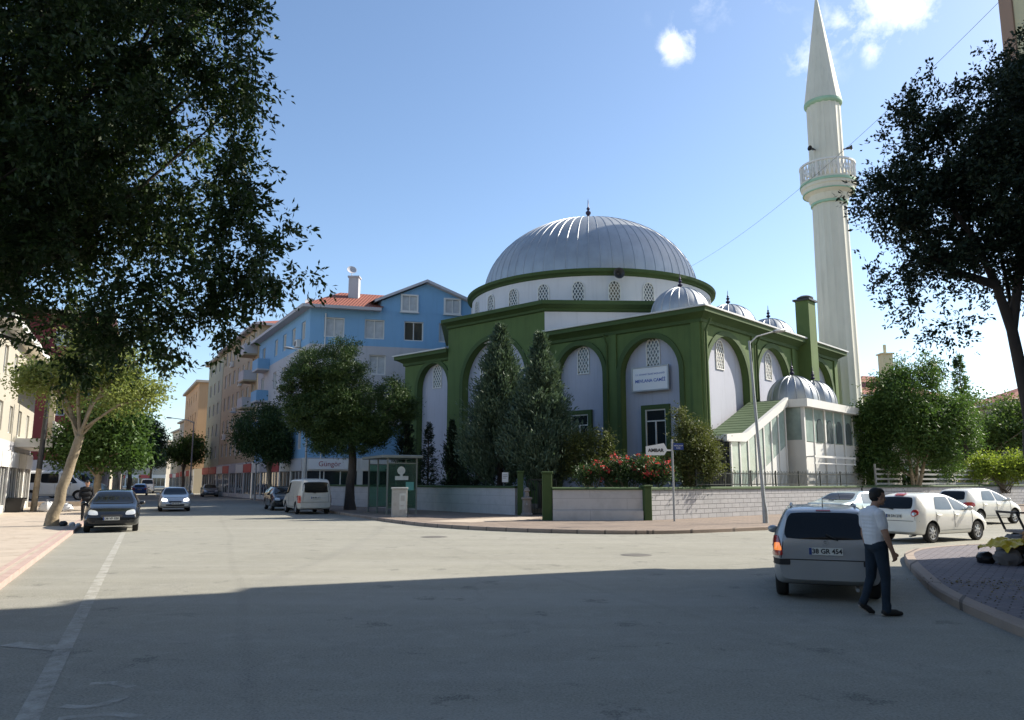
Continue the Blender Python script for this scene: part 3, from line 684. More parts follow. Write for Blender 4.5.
for i in range(7):
    a, b = -1.54+i*.95, -1.54+i*.95+.83; lo = lambda q: max(.3, .9+.45*(q))
    m.cur = 0; m.add([(a,ts+.02,max(.5,lo(a)+.6)),(b,ts+.02,max(.5,lo(b)+.6)),(b,ts+.02,zz(b)),(a,ts+.02,zz(a))], [(0,1,2,3)])
    m.cur = 1; m.add([(a,ts+.02,.2),(b,ts+.02,.2),(b,ts+.02,max(.5,lo(b)+.6)),(a,ts+.02,max(.5,lo(a)+.6))], [(0,1,2,3)])
part('side_glazing', m, [X['glassgreen'], X['offwhite']], PO)
m = MB()
for i in range(9): m.box(-1.4+i*.75,-1.4+(i+1)*.75,ts+.15,-.1,.1,.25+i*.17)
part('step', m, X['concrete'], PO)

# ------------------------------------------------------------------ minaret
MI = thing('minaret', 'tall cream minaret with pale green bands, balcony and pointed cone', 'minaret', (25.5,60,0))
m = MB(); n = 16; prof = []
vs = []; zs = [0,6.5,7.4,23.6]; rs = [1.9,1.9,1.42,1.32]
def fluted(m, z0, r0, z1, r1, n=16, dep=.07):
    k = n*4; vs = []
    for z, r in ((z0,r0),(z1,r1)):
        for i in range(k):
            a = 2*math.pi*i/k; q = i % 4; rr = r-(dep if q == 2 else dep*.6 if q in (1,3) else 0); vs.append((rr*math.cos(a), rr*math.sin(a), z))
    m.add(vs, [(i,(i+1)%k,k+(i+1)%k,k+i) for i in range(k)])
m.lathe([(1.95,0),(1.95,6.4),(1.45,7.6)], 8); fluted(m, 7.5, 1.45, 23.7, 1.3)
part('shaft', m, X['cream'], MI, 20)
part('shaft', (lambda q: (fluted(q, 25.3, 1.32, 32.2, 1.3), q)[1])(MB()), X['cream'], MI, 20)
part('balcony', MB().lathe([(1.35,23.75),(1.5,24.0),(1.55,24.35),(1.95,24.6),(2.0,24.9),(2.1,25.0),(2.12,25.55),(1.2,25.6)], 32), X['cream'], MI, 30)
for z0_, z1_, r in ((23.62,23.8,1.41),(25.2,25.4,2.16),(24.55,24.63,1.985)): part('green_band', MB().lathe([(r-.2,z0_),(r,z0_),(r,z1_),(r-.2,z1_)], 32), X['mgreen'], MI, 30)
m = MB()
for i in range(40):
    a = 2*math.pi*i/40; c, s = math.cos(a), math.sin(a)
    m.bar((2.06*c,2.06*s,25.55),(2.06*c,2.06*s,26.85),.07 if i % 5 else .14); b = 2*math.pi*(i+1)/40
    m.bar((2.06*c,2.06*s,25.6),(2.06*math.cos(b),2.06*math.sin(b),26.8),.045); m.bar((2.06*c,2.06*s,26.8),(2.06*math.cos(b),2.06*math.sin(b),25.6),.045)
m.lathe([(1.98,26.8),(2.14,26.8),(2.14,26.95),(1.98,26.95),(1.98,26.8)], 40)
part('railing', m, X['offwhite'], MI)
part('green_band', MB().lathe([(1.2,32.0),(1.42,32.1),(1.48,32.2),(1.48,32.38),(1.2,32.45)], 32), X['mgreen'], MI, 30)
m = MB(); k = 32
m.lathe([(1.46,32.4),(1.3,33.4),(.12,41.6),(.06,41.9),(.1,42.1),(.03,42.6),(0,43.4)], 16); part('cone', m, X['cream'], MI, 20)
m = MB(); m.box(-.4,.4,-1.36,-1.2,25.6,27.3); 
for a in (R(-150), R(-35)):
    c = Vector((math.cos(a), math.sin(a), 0)); M4 = Matrix.Translation(c*1.75 + Vector((0,0,28.1))) @ c.to_track_quat('Z','Y').to_matrix().to_4x4()
    part('loudspeaker', MB().lathe([(0,-.45),(.05,-.45),(.05,-.2),(.1,-.2),(.1,0),(.22,.22),(.19,.2),(.08,0),(0,0)], 14), X['dark'], MI, 40, M=M4)
m = MB(); m.tube([(.98,-.92,7.6),(.93,-.9,24)], .035, 6); part('cable_duct', m, X['steel'], MI)
# ------------------------------------------------------------------ garden walls, gate, fence
def frame_between(p0, p1):
    d = Vector((p1[0]-p0[0], p1[1]-p0[1])); return d.length, math.atan2(d.y, d.x)
def garden_wall(p0, p1, h, mat, label, plinth=0, zb=.12):
    L_, a = frame_between(p0, p1); t = thing('garden_wall', label, 'wall', (p0[0],p0[1],zb), a)
    m = MB(); m.box(0,L_,0,.3,-.1,h); part('blockwork', m, mat, t)
    if plinth: m = MB(); m.box(.0,L_,-.12,-.001,-.1,plinth); part('plinth', m, X['wallplain'], t)
    m = MB(); m.sweep([(-.02,.15),(L_+.02,.15)], [(.21,h+.003),(.21,h+.07),(.12,h+.12),(-.12,h+.12),(-.21,h+.07),(-.21,h+.003)]); part('coping', m, X['coping'], t)
    return t
garden_wall((-14.5,57.6), (.15,39.67), 1.32, X['wallplain'], 'long pale garden wall left of the gate, behind the bus shelter')
garden_wall((1.75,34.0), (5.62,34.1), 1.3, X['wallplain'], 'short shaded pale garden wall between the gate and the corner post, under the red flowers', plinth=.42)
garden_wall((5.98,34.15), (20.3,46.0), 1.3, X['wallbrick'], 'sunlit white block garden wall under the railing')
garden_wall((20.45,46.1), (38,58.5), 1.3, X['wallbrick'], 'far stretch of garden wall behind the parked cars')
def gpost(x, y, h, label, w=.36, z=.12, rz=0):
    t = thing('gate_post', label, 'post', (x,y,z), rz); m = MB(); m.bbox(-w/2,w/2,-w/2,w/2,-.05,h,.02); part('shaft', m, X['dgreen'], t)
    m = MB(); m.bbox(-w/2-.04,w/2+.04,-w/2-.04,w/2+.04,h,h+.09,.02); part('cap', m, X['dgreen'], t); return t
gpost(.42, 39.45, 2.1, 'slim green gate post left of the dark gateway', .3)
gpost(1.52, 34.25, 2.0, 'green gate post right of the gateway on the pale plinth', .42)
gpost(5.8, 34.12, 1.42, 'low green post where the shaded and sunlit garden walls meet', .34, rz=.3)
g = thing('garden_gate', 'dark barred garden gate open between two green posts', 'gate', (.75,39.6,.12))
m = MB(); 
for i in range(10): m.bar((.1+i*.14,0,.1),(.1+i*.14,0,1.75),.025)
part('bars', m, X['rail'], g); m = MB(); m.box(0,1.5,-.03,.03,.05,.11); m.box(0,1.5,-.03,.03,1.72,1.78); m.box(0,.05,-.03,.03,.05,1.78); m.box(1.45,1.5,-.03,.03,.05,1.78); part('gate_frame', m, X['rail'], g)
t = thing('stone_fountain', 'small weathered grey stone tap post standing in the gateway', 'fountain', (.72,38.6,.13))
m = MB(); m.lathe([(0,-.02),(.3,-.02),(.3,.1),(.24,.14),(.21,.75),(.27,.8),(.27,.88),(.12,.92),(.1,1.15),(.16,1.2),(.1,1.34),(0,1.38)], 12); part('pedestal', m, X['rock'], t, 40)
m = MB(); m.tube([(0,-.2,.6),(0,-.33,.6),(0,-.35,.53)], .022, 6); part('tap', m, X['steel'], t)
t = thing('notice_board', 'small white notice on a stake above the left garden wall', 'notice', (-.35,40.6,.12))
m = MB(); m.box(-.03,.03,-.03,.03,-.1,1.9); part('stake', m, X['dark'], t); m = MB(); m.box(-.16,.16,-.06,-.031,1.62,2.12); b = part('panel', m, X['signwhite'], t)
m = MB(); m.box(-.11,.11,-.064,-.0602,1.98,2.0); m.box(-.11,.11,-.064,-.0602,1.9,1.92); m.box(-.11,.05,-.064,-.0602,1.82,1.84)
part('printing', m, X['ink'], b)
def railing(p0, p1, z, h, mat, label, sp=.13, post=2.2, name='railing'):
    L_, a = frame_between(p0, p1); t = thing(name, label, 'railing', (p0[0],p0[1],z), a); m = MB(); n = int(L_/sp)
    for i in range(n+1): m.box(i*sp-.011,i*sp+.011,-.011,.011,.06,h+(.06 if i%2 else .0))
    part('bars', m, mat, t); m = MB(); m.box(0,L_,-.02,.02,h-.12,h-.07); m.box(0,L_,-.02,.02,.08,.13)
    part('rail', m, mat, t)
    for i in range(int(L_/post)+1): part('post', MB().box(i*post-.03,i*post+.03,-.03,.03,-.02,h+.08), mat, t)
    return t
k0, k1 = Vector((5.98,34.15)), Vector((20.3,46.0)); kd = (k1-k0).normalized(); kn = Vector((-kd.y,kd.x))*.15
railing(k0+kd*3.4+kn, k1+kn, 1.53, .72, X['rail'], 'dark railing of thin bars on the sunlit garden wall')
def slatfence(p0, p1, z, label):
    L_, a = frame_between(p0, p1); t = thing('slat_fence', label, 'fence', (p0[0],p0[1],z), a); m = MB()
    for i in range(4): m.box(0,L_,-.03,-.0,.22+i*.3,.34+i*.3)
    part('slats', m, X['slat'], t)
    for x in (.1, L_/2, L_-.1): part('post', MB().box(x-.05,x+.05,.001,.09,-.9,1.5), X['slat'], t)
slatfence((22.4,48.6), (25.2,51), 1.35, 'short pale slatted fence left of the twin trunks behind the garden wall')
slatfence((26.6,51.6), (34.5,57.2), 1.35, 'long pale slatted fence right of the twin trunks behind the garden wall')
# raised garden soil
m = MB(); m.prism([(-14,57.6),(.3,39.9),(2.0,39.9),(2.0,34.3),(5.8,34.4),(20.2,46.3),(38,58.8),(60,95),(-20,95)], .0, .4)
struct('garden_soil', m, X['soil'], label='raised garden soil behind the garden walls', cat='soil')

# ------------------------------------------------------------------ bus shelter, cabinet, poles, signs
a = math.atan2(SD.y, SD.x); o = Vector((-6.35,40.2))
t = thing('bus_shelter', 'glazed bus shelter with flat roof and thin grey posts before the left garden wall', 'bus shelter', (o.x,o.y,.13), a)
LL, WW, HH = 3.6, -1.55, 2.85                 # along the kerb, away from the kerb (to the right)
m = MB()
for x in (0, LL/2, LL):
    for y in (0, WW): m.box(x-.035,x+.035,y-.035,y+.035,-.02,HH)
for x in (0, LL): m.box(x-.02,x+.02,WW+.035,-.035,.25,.3); m.box(x-.02,x+.02,WW+.035,-.035,HH-.3,HH-.25)
m.box(.035,LL-.035,WW-.02,WW+.02,.25,.3); part('post', m, X['shelterfr'], t)
m = MB(); m.bbox(-.3,LL+.3,WW-.25,.35,HH,HH+.14,.03); part('roof', m, X['shelterfr'], t)
m = MB(); m.box(.04,LL/2-.04,WW-.006,WW+.006,.3,HH-.05); m.box(LL/2+.04,LL-.04,WW-.006,WW+.006,.3,HH-.05); m.box(-.006,.006,WW+.04,-.04,.3,HH-.3); m.box(LL-.006,LL+.006,WW+.04,-.04,.3,HH-.3); part('glass_pane', m, X['shelter'], t)
m = MB(); m.box(-.03,-.008,-1.05,-.45,1.75,1.95); m.lathe([(0,0),(.2,0),(.2,.012),(0,.012)], 18).xf(Matrix.Identity(4)); 
m2 = MB(); m2.lathe([(0,0),(.21,0),(.21,.015),(0,.015)], 20); m2.xf(Matrix.Translation((-.012,-.72,2.2)) @ Matrix.Rotation(-math.pi/2,4,'Y'))
m2.box(-.03,-.008,-1.1,-.4,1.72,1.92); m2.box(-.028,-.009,-.8,-.66,1.92,2.03); part('sticker', m2, X['poster'], t)
m = MB(); m.box(-.03,-.008,-1.4,-.98,1.2,1.62); part('notice', m, X['teal'], t)
m = MB(); m.box(.3,LL-.3,WW+.12,WW+.5,.42,.47); m.box(.5,.56,WW+.2,WW+.4,0,.42); m.box(LL-.56,LL-.5,WW+.2,WW+.4,0,.42); part('bench', m, X['steel'], t)
t = thing('utility_cabinet', 'pale dented utility cabinet with a poster beside the bus shelter', 'cabinet', (-5.3,37.3,.13), R(8))
m = MB(); m.bbox(-.36,.36,-.28,.28,-.02,1.3,.02); part('body', m, X['cab'], t); m = MB(); m.bbox(-.4,.4,-.32,.32,1.3,1.38,.02); part('lid', m, X['cab'], t)
m = MB(); m.box(.0,.3,-.29,-.281,.35,1.1); part('poster', m, X['poster'], t); m = MB(); m.box(.06,.24,-.296,-.291,.75,1.0); m.box(.06,.2,-.296,-.291,.5,.56); part('printing', m, X['cab'], t)
m = MB(); m.box(-.3,-.02,-.29,-.281,.15,1.22); part('door', m, X['cab'], t)
def lamp_post(name, label, x, y, h, arm, r=.085, lean=(0,0), col='steel', z=.12, headl=.62, group=None):
    t = thing(name, label, 'street lamp', (x,y,z), 0, group)
    m = MB(); m.tube([(0,0,-.05),(0,0,.5),(lean[0]*.1,lean[1]*.1,.9),(lean[0],lean[1],h)], [r*1.5,r*1.4,r,r*.62], 10); part('pole', m, X[col], t, 40)
    a = Vector(arm); b = Vector((lean[0],lean[1],h-.12)); m = MB(); m.tube([b, b+a*.3+Vector((0,0,.15)), b+a], [r*.5,r*.42,r*.4], 8); part('arm', m, X[col], t, 40)
    d = Vector((a.x,a.y,a.z*.4)).normalized(); q = d.to_track_quat('X','Z').to_matrix().to_4x4(); m = MB()
    pts = []; 
    m.lathe([(0,-headl/2),(.09,-headl/2),(.14,-.1),(.14,.18),(.06,headl/2),(0,headl/2)], 12); m.xf(Matrix.Translation(b+a+d*headl*.45) @ q @ Matrix.Scale(.6,4,(0,0,1)) @ Matrix.Rotation(math.pi/2,4,'Y'))
    part('lamp_head', m, X['steel'], t, 40); return t
lamp_post('street_lamp', 'leaning grey steel street lamp in front of the mosque porch and brick garden wall', 10.2, 32.0, 7.45, (1.25,.5,.62), .075, (-.32,0))
lamp_post('street_lamp', 'street lamp behind the dark pine with its pale head over the van', -13.9, 53, 10.4, (-1.1,-.4,.35), .08)
lamp_post('street_lamp', 'pale street lamp far down the left street with a short arm over the road', -37.5, 92, 8.6, (-2.4,-.6,.5), .1)
lamp_post('street_lamp', 'street lamp with a long pale arm before the brown apartment block', -23.4, 72, 8.0, (-2.2,.2,.1), .07)
t = thing('street_sign', 'street name signs on a thin grey post before the corner of the garden wall', 'sign', (6.8,33.3,.13))
m = MB(); m.tube([(0,0,-.05),(0,0,3.42)], .045, 8); part('post', m, X['steel'], t, 40)
m = MB(); m.add([(x,y,z) for y in (-.02,.02) for x,z in ((-1.12,2.75),(-.35,2.75),(-.2,2.98),(-.35,3.26),(-1.12,3.12))], [(0,1,2,3,4),(9,8,7,6,5)] + [(i,(i+1)%5,5+(i+1)%5,5+i) for i in range(5)]); m.box(-.25,0,-.012,.012,2.93,2.99)
p = part('direction_panel', m, X['signwhite'], t); link('lettering', text_mesh('AMBAR', .2, X['ink'], bold=.006), p, M=Matrix.Translation((-.7,-.026,2.95)) @ TXT)
m = MB(); m.box(.05,.48,-.015,.015,2.98,3.26); p = part('name_plate', m, X['signblue'], t); link('lettering', text_mesh('MEVLANA', .085, X['signwhite']), p, M=Matrix.Translation((.265,-.02,3.15)) @ TXT); link('lettering', text_mesh('CAD.', .085, X['signwhite']), p, M=Matrix.Translation((.265,-.02,3.05)) @ TXT)
t = thing('utility_pole', 'slim black and white painted pole among the bins on the left sidewalk', 'pole', (-26.9,44.6,.1)); m = MB(); m.tube([(0,0,-.05),(.12,0,2.4)], [.17,.15], 10); part('pale_lower_shaft', m, X['barkpale'], t, 40); m = MB(); m.tube([(.12,0,2.38),(.3,0,7.2)], [.15,.11], 10); part('dark_upper_shaft', m, X['dark'], t, 40)
# overhead cable from the dome to the yellow block
def cable(a, b, sag, r, label):
    a, b = Vector(a), Vector(b); n = 24; m = MB(); m.tube([a.lerp(b,i/n) - Vector((0,0,sag*4*(i/n)*(1-i/n))) for i in range(n+1)], r, 5)
    tag(link('overhead_cable', m.mesh('overhead_cable', X['dark'])), label, 'cable')
cable((11.9,50.3,15.9), (15.2,21.0,16.6), .8, .007, 'thin dark cable crossing the sky between the dome and the yellow building')

# ------------------------------------------------------------------ buildings
WC = {}
def window_meshes(w, h, sash=2):
    key = (w,h,sash)
    if key in WC: return WC[key]
    b = .085; m = MB()
    for x0,x1,z0,z1 in ((-w/2-.05,-w/2+b,-.05,h+.05),(w/2-b,w/2+.05,-.05,h+.05),(-w/2+b,w/2-b,h-b,h+.05),(-w/2+b,w/2-b,-.05,b)): m.box(x0,x1,-.04,.12,z0,z1)
    for i in range(1, sash): x = -w/2+w*i/sash; m.box(x-.035,x+.035,.02,.11,b,h-b)
    m.box(-w/2-.12,w/2+.12,-.1,.0,-.12,-.052)
    f = m.mesh('window', X['offwhite']); p = MB(); p.box(-w/2+b*.5,w/2-b*.5,.085,.1,b*.5,h-b*.5)
    P_ = [p.mesh('pane', X[k]) for k in ('pane','curtain')]; WC[key] = (f, P_); return WC[key]
def wall_open(m, p0, p1, z0, z1, ops, depth=.16):
    """wall with real openings; ops = [(x, z, w, h)], outward is to the right of p0->p1"""
    L_, a = frame_between(p0, p1); d = Vector((math.cos(a), math.sin(a))); n = Vector((d.y,-d.x))
    xs = sorted({0, L_} | {round(x-w/2,4) for x,z,w,h in ops} | {round(x+w/2,4) for x,z,w,h in ops}); zs = sorted({z0, z1} | {round(z,4) for x,z,w,h in ops} | {round(z+h,4) for x,z,w,h in ops})
    def P3(x, z, o=0): q = Vector((p0[0],p0[1])) + d*x - n*o; return (q.x,q.y,z)
    for xa, xb in zip(xs, xs[1:]):
        for za, zb in zip(zs, zs[1:]):
            cx, cz = (xa+xb)/2, (za+zb)/2
            if any(abs(cx-x) < w/2 and z < cz < z+h for x,z,w,h in ops): continue
            m.add([P3(xa,za),P3(xb,za),P3(xb,zb),P3(xa,zb)], [(0,1,2,3)])
    for x,z,w,h in ops:
        q = [(x-w/2,z),(x+w/2,z),(x+w/2,z+h),(x-w/2,z+h)]
        m.add([P3(*c) for c in q] + [P3(c[0],c[1],depth) for c in q], [(i,(i+1)%4,4+(i+1)%4,4+i) for i in range(4)])
def place(p0, p1, x, z, o=0):
    L_, a = frame_between(p0, p1); d = Vector((math.cos(a), math.sin(a))); n = Vector((d.y,-d.x)); q = Vector((p0[0],p0[1])) + d*x - n*o
    return Matrix.Translation((q.x,q.y,z)) @ Matrix.Rotation(a, 4, 'Z')
def building(label, foot, bands, walls, roof, name='apartment_building', cat='building', loc=None):
    """walls: {edge: [(x, z, w, h, sash)]}, bands: [(z0, z1, material)]"""
    o = foot[0]; t = thing(name, label, cat, (o[0],o[1],0)); F_ = [(p[0]-o[0],p[1]-o[1]) for p in foot]; n = len(F_); r = random.Random(int(abs(o[0]*31+o[1]*7)))
    for z0, z1, mt in bands:
        m = MB()
        for e in range(n): wall_open(m, F_[e], F_[(e+1)%n], z0, z1, [w[:4] for w in walls.get(e, []) if w[1] >= z0 and w[1]+w[3] <= z1])
        part('wall', m, mt, t)
    for e, ws in walls.items():
        for w in ws:
            f, P_ = window_meshes(w[2], w[3], w[4] if len(w) > 4 else 2)
            q = link('window', f, t, M=place(F_[e], F_[(e+1)%n], w[0], w[1], .14)); link('pane', P_[1] if r.random() < .72 else P_[0], q)
    return t, F_
def grid(L_, floors, z0, fh, cols, w=1.3, h=1.45, m0=1.6, sash=2): return [(m0+(L_-2*m0)*(c+.5)/cols, z0+fh*f, w, h, sash) for f in range(floors) for c in range(cols)]
def flat_roof(t, F_, z, mat, oh=.5, th=.35, par=0):
    c = sum((Vector(p) for p in F_), Vector((0,0)))/len(F_); m = MB(); m.sweep(F_, [(0,z-.003),(oh,z+.02),(oh,z+th),(0,z+th+.02)], True); m.prism(F_, z+.01, z+th); part('roof', m, mat, t)
def hip_roof(t, F_, z, h, mat, oh=.7, eave=None):
    P = [Vector(p) for p in F_]; n = len(P); out = []
    for i in range(n):
        a = (P[i]-P[i-1]).normalized(); b = (P[(i+1)%n]-P[i]).normalized(); na, nb = Vector((a.y,-a.x)), Vector((b.y,-b.x)); k = na+nb; out.append(P[i] + k*(oh/max(.4,k.dot(na))))
    L0, L1 = (out[1]-out[0]).length, (out[2]-out[1]).length
    if L0 > L1: r0, r1 = (out[0]+out[3])/2, (out[1]+out[2])/2
    else: r0, r1 = (out[0]+out[1])/2, (out[2]+out[3])/2
    f = min(L0,L1)/2/max(L0,L1); a, b = r0.lerp(r1,f), r1.lerp(r0,f); m = MB()
    vs = [(p.x,p.y,z) for p in out] + [(a.x,a.y,z+h),(b.x,b.y,z+h)]
    m.add(vs, [(0,1,5,4),(1,2,5),(2,3,4,5),(3,0,4)] if L0 > L1 else [(0,1,4),(1,2,5,4),(2,3,5),(3,0,4,5)]); rf = part('roof', m, mat, t)
    m = MB(); m.sweep([tuple(p) for p in out], [(-.9,z-.12),(.03,z-.18),(.05,z+.03),(-.9,z-.02)], True); part('eaves', m, eave or X['greywall'], t); return rf
def shopfront(t, p0, p1, z1, n, L_, sign):
    """ground-floor shops: dark glazing between pale piers, signboards above"""
    fr = MB(); gl = MB(); sg = MB(); d = (Vector(p1)-Vector(p0)).normalized(); nn = Vector((d.y,-d.x))
    Mx = place(p0, p1, 0, 0); 
    for i in range(n+1): x = L_*i/n; fr.box(max(0,x-.22),min(L_,x+.22),-.12,-.002,.1,z1-.0)
    for i in range(n):
        x0, x1 = L_*i/n+.24, L_*(i+1)/n-.24; gl.box(x0,x1,-.03,-.004,.5,z1-1.0); k = 3
        for j in range(1,k): x = x0+(x1-x0)*j/k; fr.box(x-.04,x+.04,-.07,-.031,.5,z1-1.0)
        fr.box(x0,x1,-.07,-.003,.1,.5); sg.cur = i % len(sign); sg.box(x0-.1,x1+.1,-.2,-.125,z1-.95,z1-.1)
    part('shop_pier', fr.xf(Mx), X['offwhite'], t); part('shop_window', gl.xf(Mx), X['pane'], t); part('shop_sign', sg.xf(Mx), sign, t)
# --- blue apartment block at the street corner
B0 = Vector((-16.1,61)); fx = Vector((.963,.27)); D2 = Vector((-.492,.870))
B1, B2, B3 = B0+fx*17, B0+fx*17+D2*19, B0+D2*19
foot = [tuple(p) for p in (B0,B1,B2,B3)]
fw = [(x,z,1.6,1.62,2) for z in (13.2,) for x in (1.9,5.1,8.3,11.2)] + [(x,z,1.35,1.6,2) for z in (10.3,7.3) for x in (2.0,5.4,8.6,11.4)]
sw = [(x,z,1.25,1.5,2) for z in (13.2,10.2,7.2,4.3) for x in (2.0,5.2,8.4,11.6,16.8)]
t, F_ = building('blue and pale grey apartment block with red hipped roof, left of the mosque', foot, [(0,3.6,X['greywall']),(3.6,6.2,X['blue']),(6.2,12.6,X['greywall']),(12.6,15.6,X['blue'])], {0: fw, 3: [(19-x,z,w,h,s) for x,z,w,h,s in sw]}, None)
BL = t
# gabled upper part on the right
def lp(k, z, o=0): n_ = Vector((fx.y,-fx.x)); q = fx*k + n_*o; return (q.x,q.y,z)
def lpb(k, z, b): q = fx*k + D2*b; return (q.x,q.y,z)
ze, zr = 15.62, 17.95; m = MB(); q = [lpb(-.8,ze,-.8), lpb(5.35,ze,-.8), lpb(8.6,zr,4.6), lpb(3.6,zr,4.6), lpb(3.6,zr,14.5), lpb(8.6,zr,14.5), lpb(-.8,ze,19.6)]
m.add(q, [(0,1,2,3),(0,3,4,6),(3,2,5,4)]); part('roof', m, X['tile'], t)
m = MB(); m.sweep([lpb(-.8,0,19.6)[:2], lpb(-.8,0,-.8)[:2], lpb(5.35,0,-.8)[:2]], [(-.85,ze-.12),(.03,ze-.2),(.05,ze+.04),(-.85,ze-.02)]); part('eaves', m, X['greywall'], t)
gp = [(5.6,15.55),(5.6,16.4),(9.3,18.1),(13.4,16.5),(13.4,15.55)]
m = MB(); ops = [(7.9,15.62,1.35,1.4),(11.5,15.62,1.35,1.3)]
m.add([lp(k,z,.02) for k,z in gp], [tuple(range(5))]); 
for (k,z,w,h) in ops: pass
for (ka,za),(kb,zb) in zip(gp, gp[1:]): m.add([lp(ka,za,.02),lp(kb,zb,.02),lpb(kb,zb,14),lpb(ka,za,14)], [(0,1,2,3)])
part('gable', m, X['blue'], t)
for k,z,w,h in ops:
    f, P_ = window_meshes(w,h,2); q = link('window', f, t, M=place((0,0), tuple(fx), k, z, -.13)); link('pane', P_[1], q)
m = MB()
for (ka,za),(kb,zb) in (((5.0,16.18),(9.3,18.15)),((9.3,18.15),(13.9,16.35))):
    m.add([lp(ka,za,.5),lp(kb,zb,.5),lpb(kb,zb,14),lpb(ka,za,14),lp(ka,za+.22,.5),lp(kb,zb+.22,.5),lpb(kb,zb+.22,14),lpb(ka,za+.22,14)], [(0,1,2,3),(4,5,6,7),(0,1,5,4),(2,3,7,6)])
part('gable_roof', m, X['greywall'], t)
q = fx*4.3 + D2*3.0; m = MB(); m.box(q.x-.42,q.x+.42,q.y-.42,q.y+.42,15.6,18.9); m.box(q.x-.5,q.x+.5,q.y-.5,q.y+.5,18.9,19.02); part('chimney', m, X['greywall'], t)
def dish(parent, x, y, z, r=.5):
    m = MB(); m.lathe([(0,-.12),(r*.5,-.07),(r,.05),(r*.97,.06),(r*.5,-.05),(0,-.1)], 18); m.xf(Matrix.Translation((x,y,z)) @ Matrix.Rotation(R(60),4,'X') @ Matrix.Rotation(.3,4,'Y')); m.tube([(x,y,z-.8),(x,y+.05,z)], .03, 5); part('satellite_dish', m, X['greywall'], parent, 40)
dish(t, q.x-.25, q.y-.1, 19.6, .42); q2 = D2*6+fx*1.5; dish(t, q2.x, q2.y, 17.2, .5)
m = MB(); dr = lp(1.2,0,.08); m.tube([(dr[0],dr[1],.5),(dr[0],dr[1],15.1)], .05, 6); part('drainpipe', m, X['offwhite'], t)
shopfront(t, F_[3], F_[0], 3.55, 5, 19.0, [X['offwhite'], X['greywall'], X['redsign']]); shopfront(t, F_[0], F_[1], 3.55, 4, 17.0, [X['offwhite']])
p = MB(); p.box(.3,3.3,-.30,-.21,2.7,3.5); sb = part('sign_board', p.xf(place(F_[0],F_[1],0,0)), X['signwhite'], t)
link('lettering', text_mesh('Güngör', .55, X['inkred']), sb, M=place(F_[0],F_[1],1.9,3.1,-.31) @ TXT)
# projecting bay and balconies on the street side
for z in (6.3,9.3,12.3):
    m = MB(); m.box(12.9,15.4,-1.1,-.002,z-.15,z); bq = part('balcony', m.xf(place(F_[3],F_[0],-10.4,0)), X['greywall'], t)
    m = MB(); 
    for x0,x1,y0,y1 in ((12.9,15.4,-1.1,-1.04),(12.9,12.96,-1.04,-.01),(15.34,15.4,-1.04,-.01)): m.box(x0,x1,y0,y1,z,z+.95)
    part('parapet', m.xf(place(F_[3],F_[0],-10.4,0)), X['blue'], bq)
def aircon(t, p0, p1, x, z):
    m = MB(); m.bbox(-.42,.42,-.36,-.03,0,.62); q = part('air_conditioner', m, X['offwhite'], t, M=place(p0,p1,x,z)); part('fan_grille', MB().lathe([(.24,0),(.24,.02),(0,.03)], 16, (-.1,0,0)).xf(Matrix.Translation((0,-.362,.31)) @ Matrix.Rotation(math.pi/2,4,'X')), X['dark'], q)
for x, z in ((3.8,12.7),(10.3,9.6),(16,12.7),(7.2,6.6)): aircon(t, F_[3], F_[0], x, z)
# --- brown block, sage block, tan block, far blocks on the right side of the left street
def row_block(k0, k1, depth, H, mats, label, floors, cols, fh, roof, w=1.2, h=1.5, zf=4.6, sign=None, setf=0.):
    n_ = Vector((D2.y,-D2.x)); a, b = B0 + D2*k0 - n_*0 , B0 + D2*k1; a = a + n_*(-setf) ; b = b + n_*(-setf); c, d = b+n_*depth, a+n_*depth
    # outward of the street side must be right of b->a
    ft = [tuple(a), tuple(d), tuple(c), tuple(b)]; L_ = k1-k0
    t, F_ = building(label, ft, mats, {3: grid(L_, floors, zf, fh, cols, w, h, .8), 0: grid(depth, floors, zf, fh, 2, 1.1, 1.4)}, None)
    if roof == 'hip': hip_roof(t, F_, H, 2.2, X['tile'])
    else: flat_roof(t, F_, H, X['beige'])
    shopfront(t, F_[3], F_[0], 3.6, max(2,int(L_/4)), L_, sign or [X['offwhite']]); return t, F_, L_
t, F_, L_ = row_block(19.3, 40, 12, 17.6, [(0,3.7,X['greywall']),(3.7,17.6,X['brown'])], 'brown apartment block with red roof behind the small street tree', 5, 7, 2.75, 'hip', 1.15, 1.55, sign=[X['offwhite'],X['redsign'],X['greywall']])
for x, z in ((3.9,6.6),(9.5,9.3),(12.2,12.1),(6.7,14.9),(14.9,6.6)): aircon(t, F_[3], F_[0], x, z)
for z in (6.4,9.15,11.9,14.6):
    for x in (17.6,):
        m = MB(); m.box(x,x+2.6,-1.3,-.002,z-.16,z); bq = part('balcony', m.xf(place(F_[3],F_[0],0,0)), X['brown'], t); m = MB()
        for x0,x1,y0,y1 in ((x,x+2.6,-1.3,-1.22),(x,x+.08,-1.22,-.01),(x+2.52,x+2.6,-1.22,-.01)): m.box(x0,x1,y0,y1,z,z+.95)
        part('parapet', m.xf(place(F_[3],F_[0],0,0)), X['greywall'], bq)
t, F_, L_ = row_block(40.3, 51.5, 12, 17.2, [(0,3.7,X['beige']),(3.7,17.2,X['sage'])], 'narrow sage green apartment block beyond the brown one', 5, 3, 2.75, 'flat', 1.2, 1.5, sign=[X['redsign']])
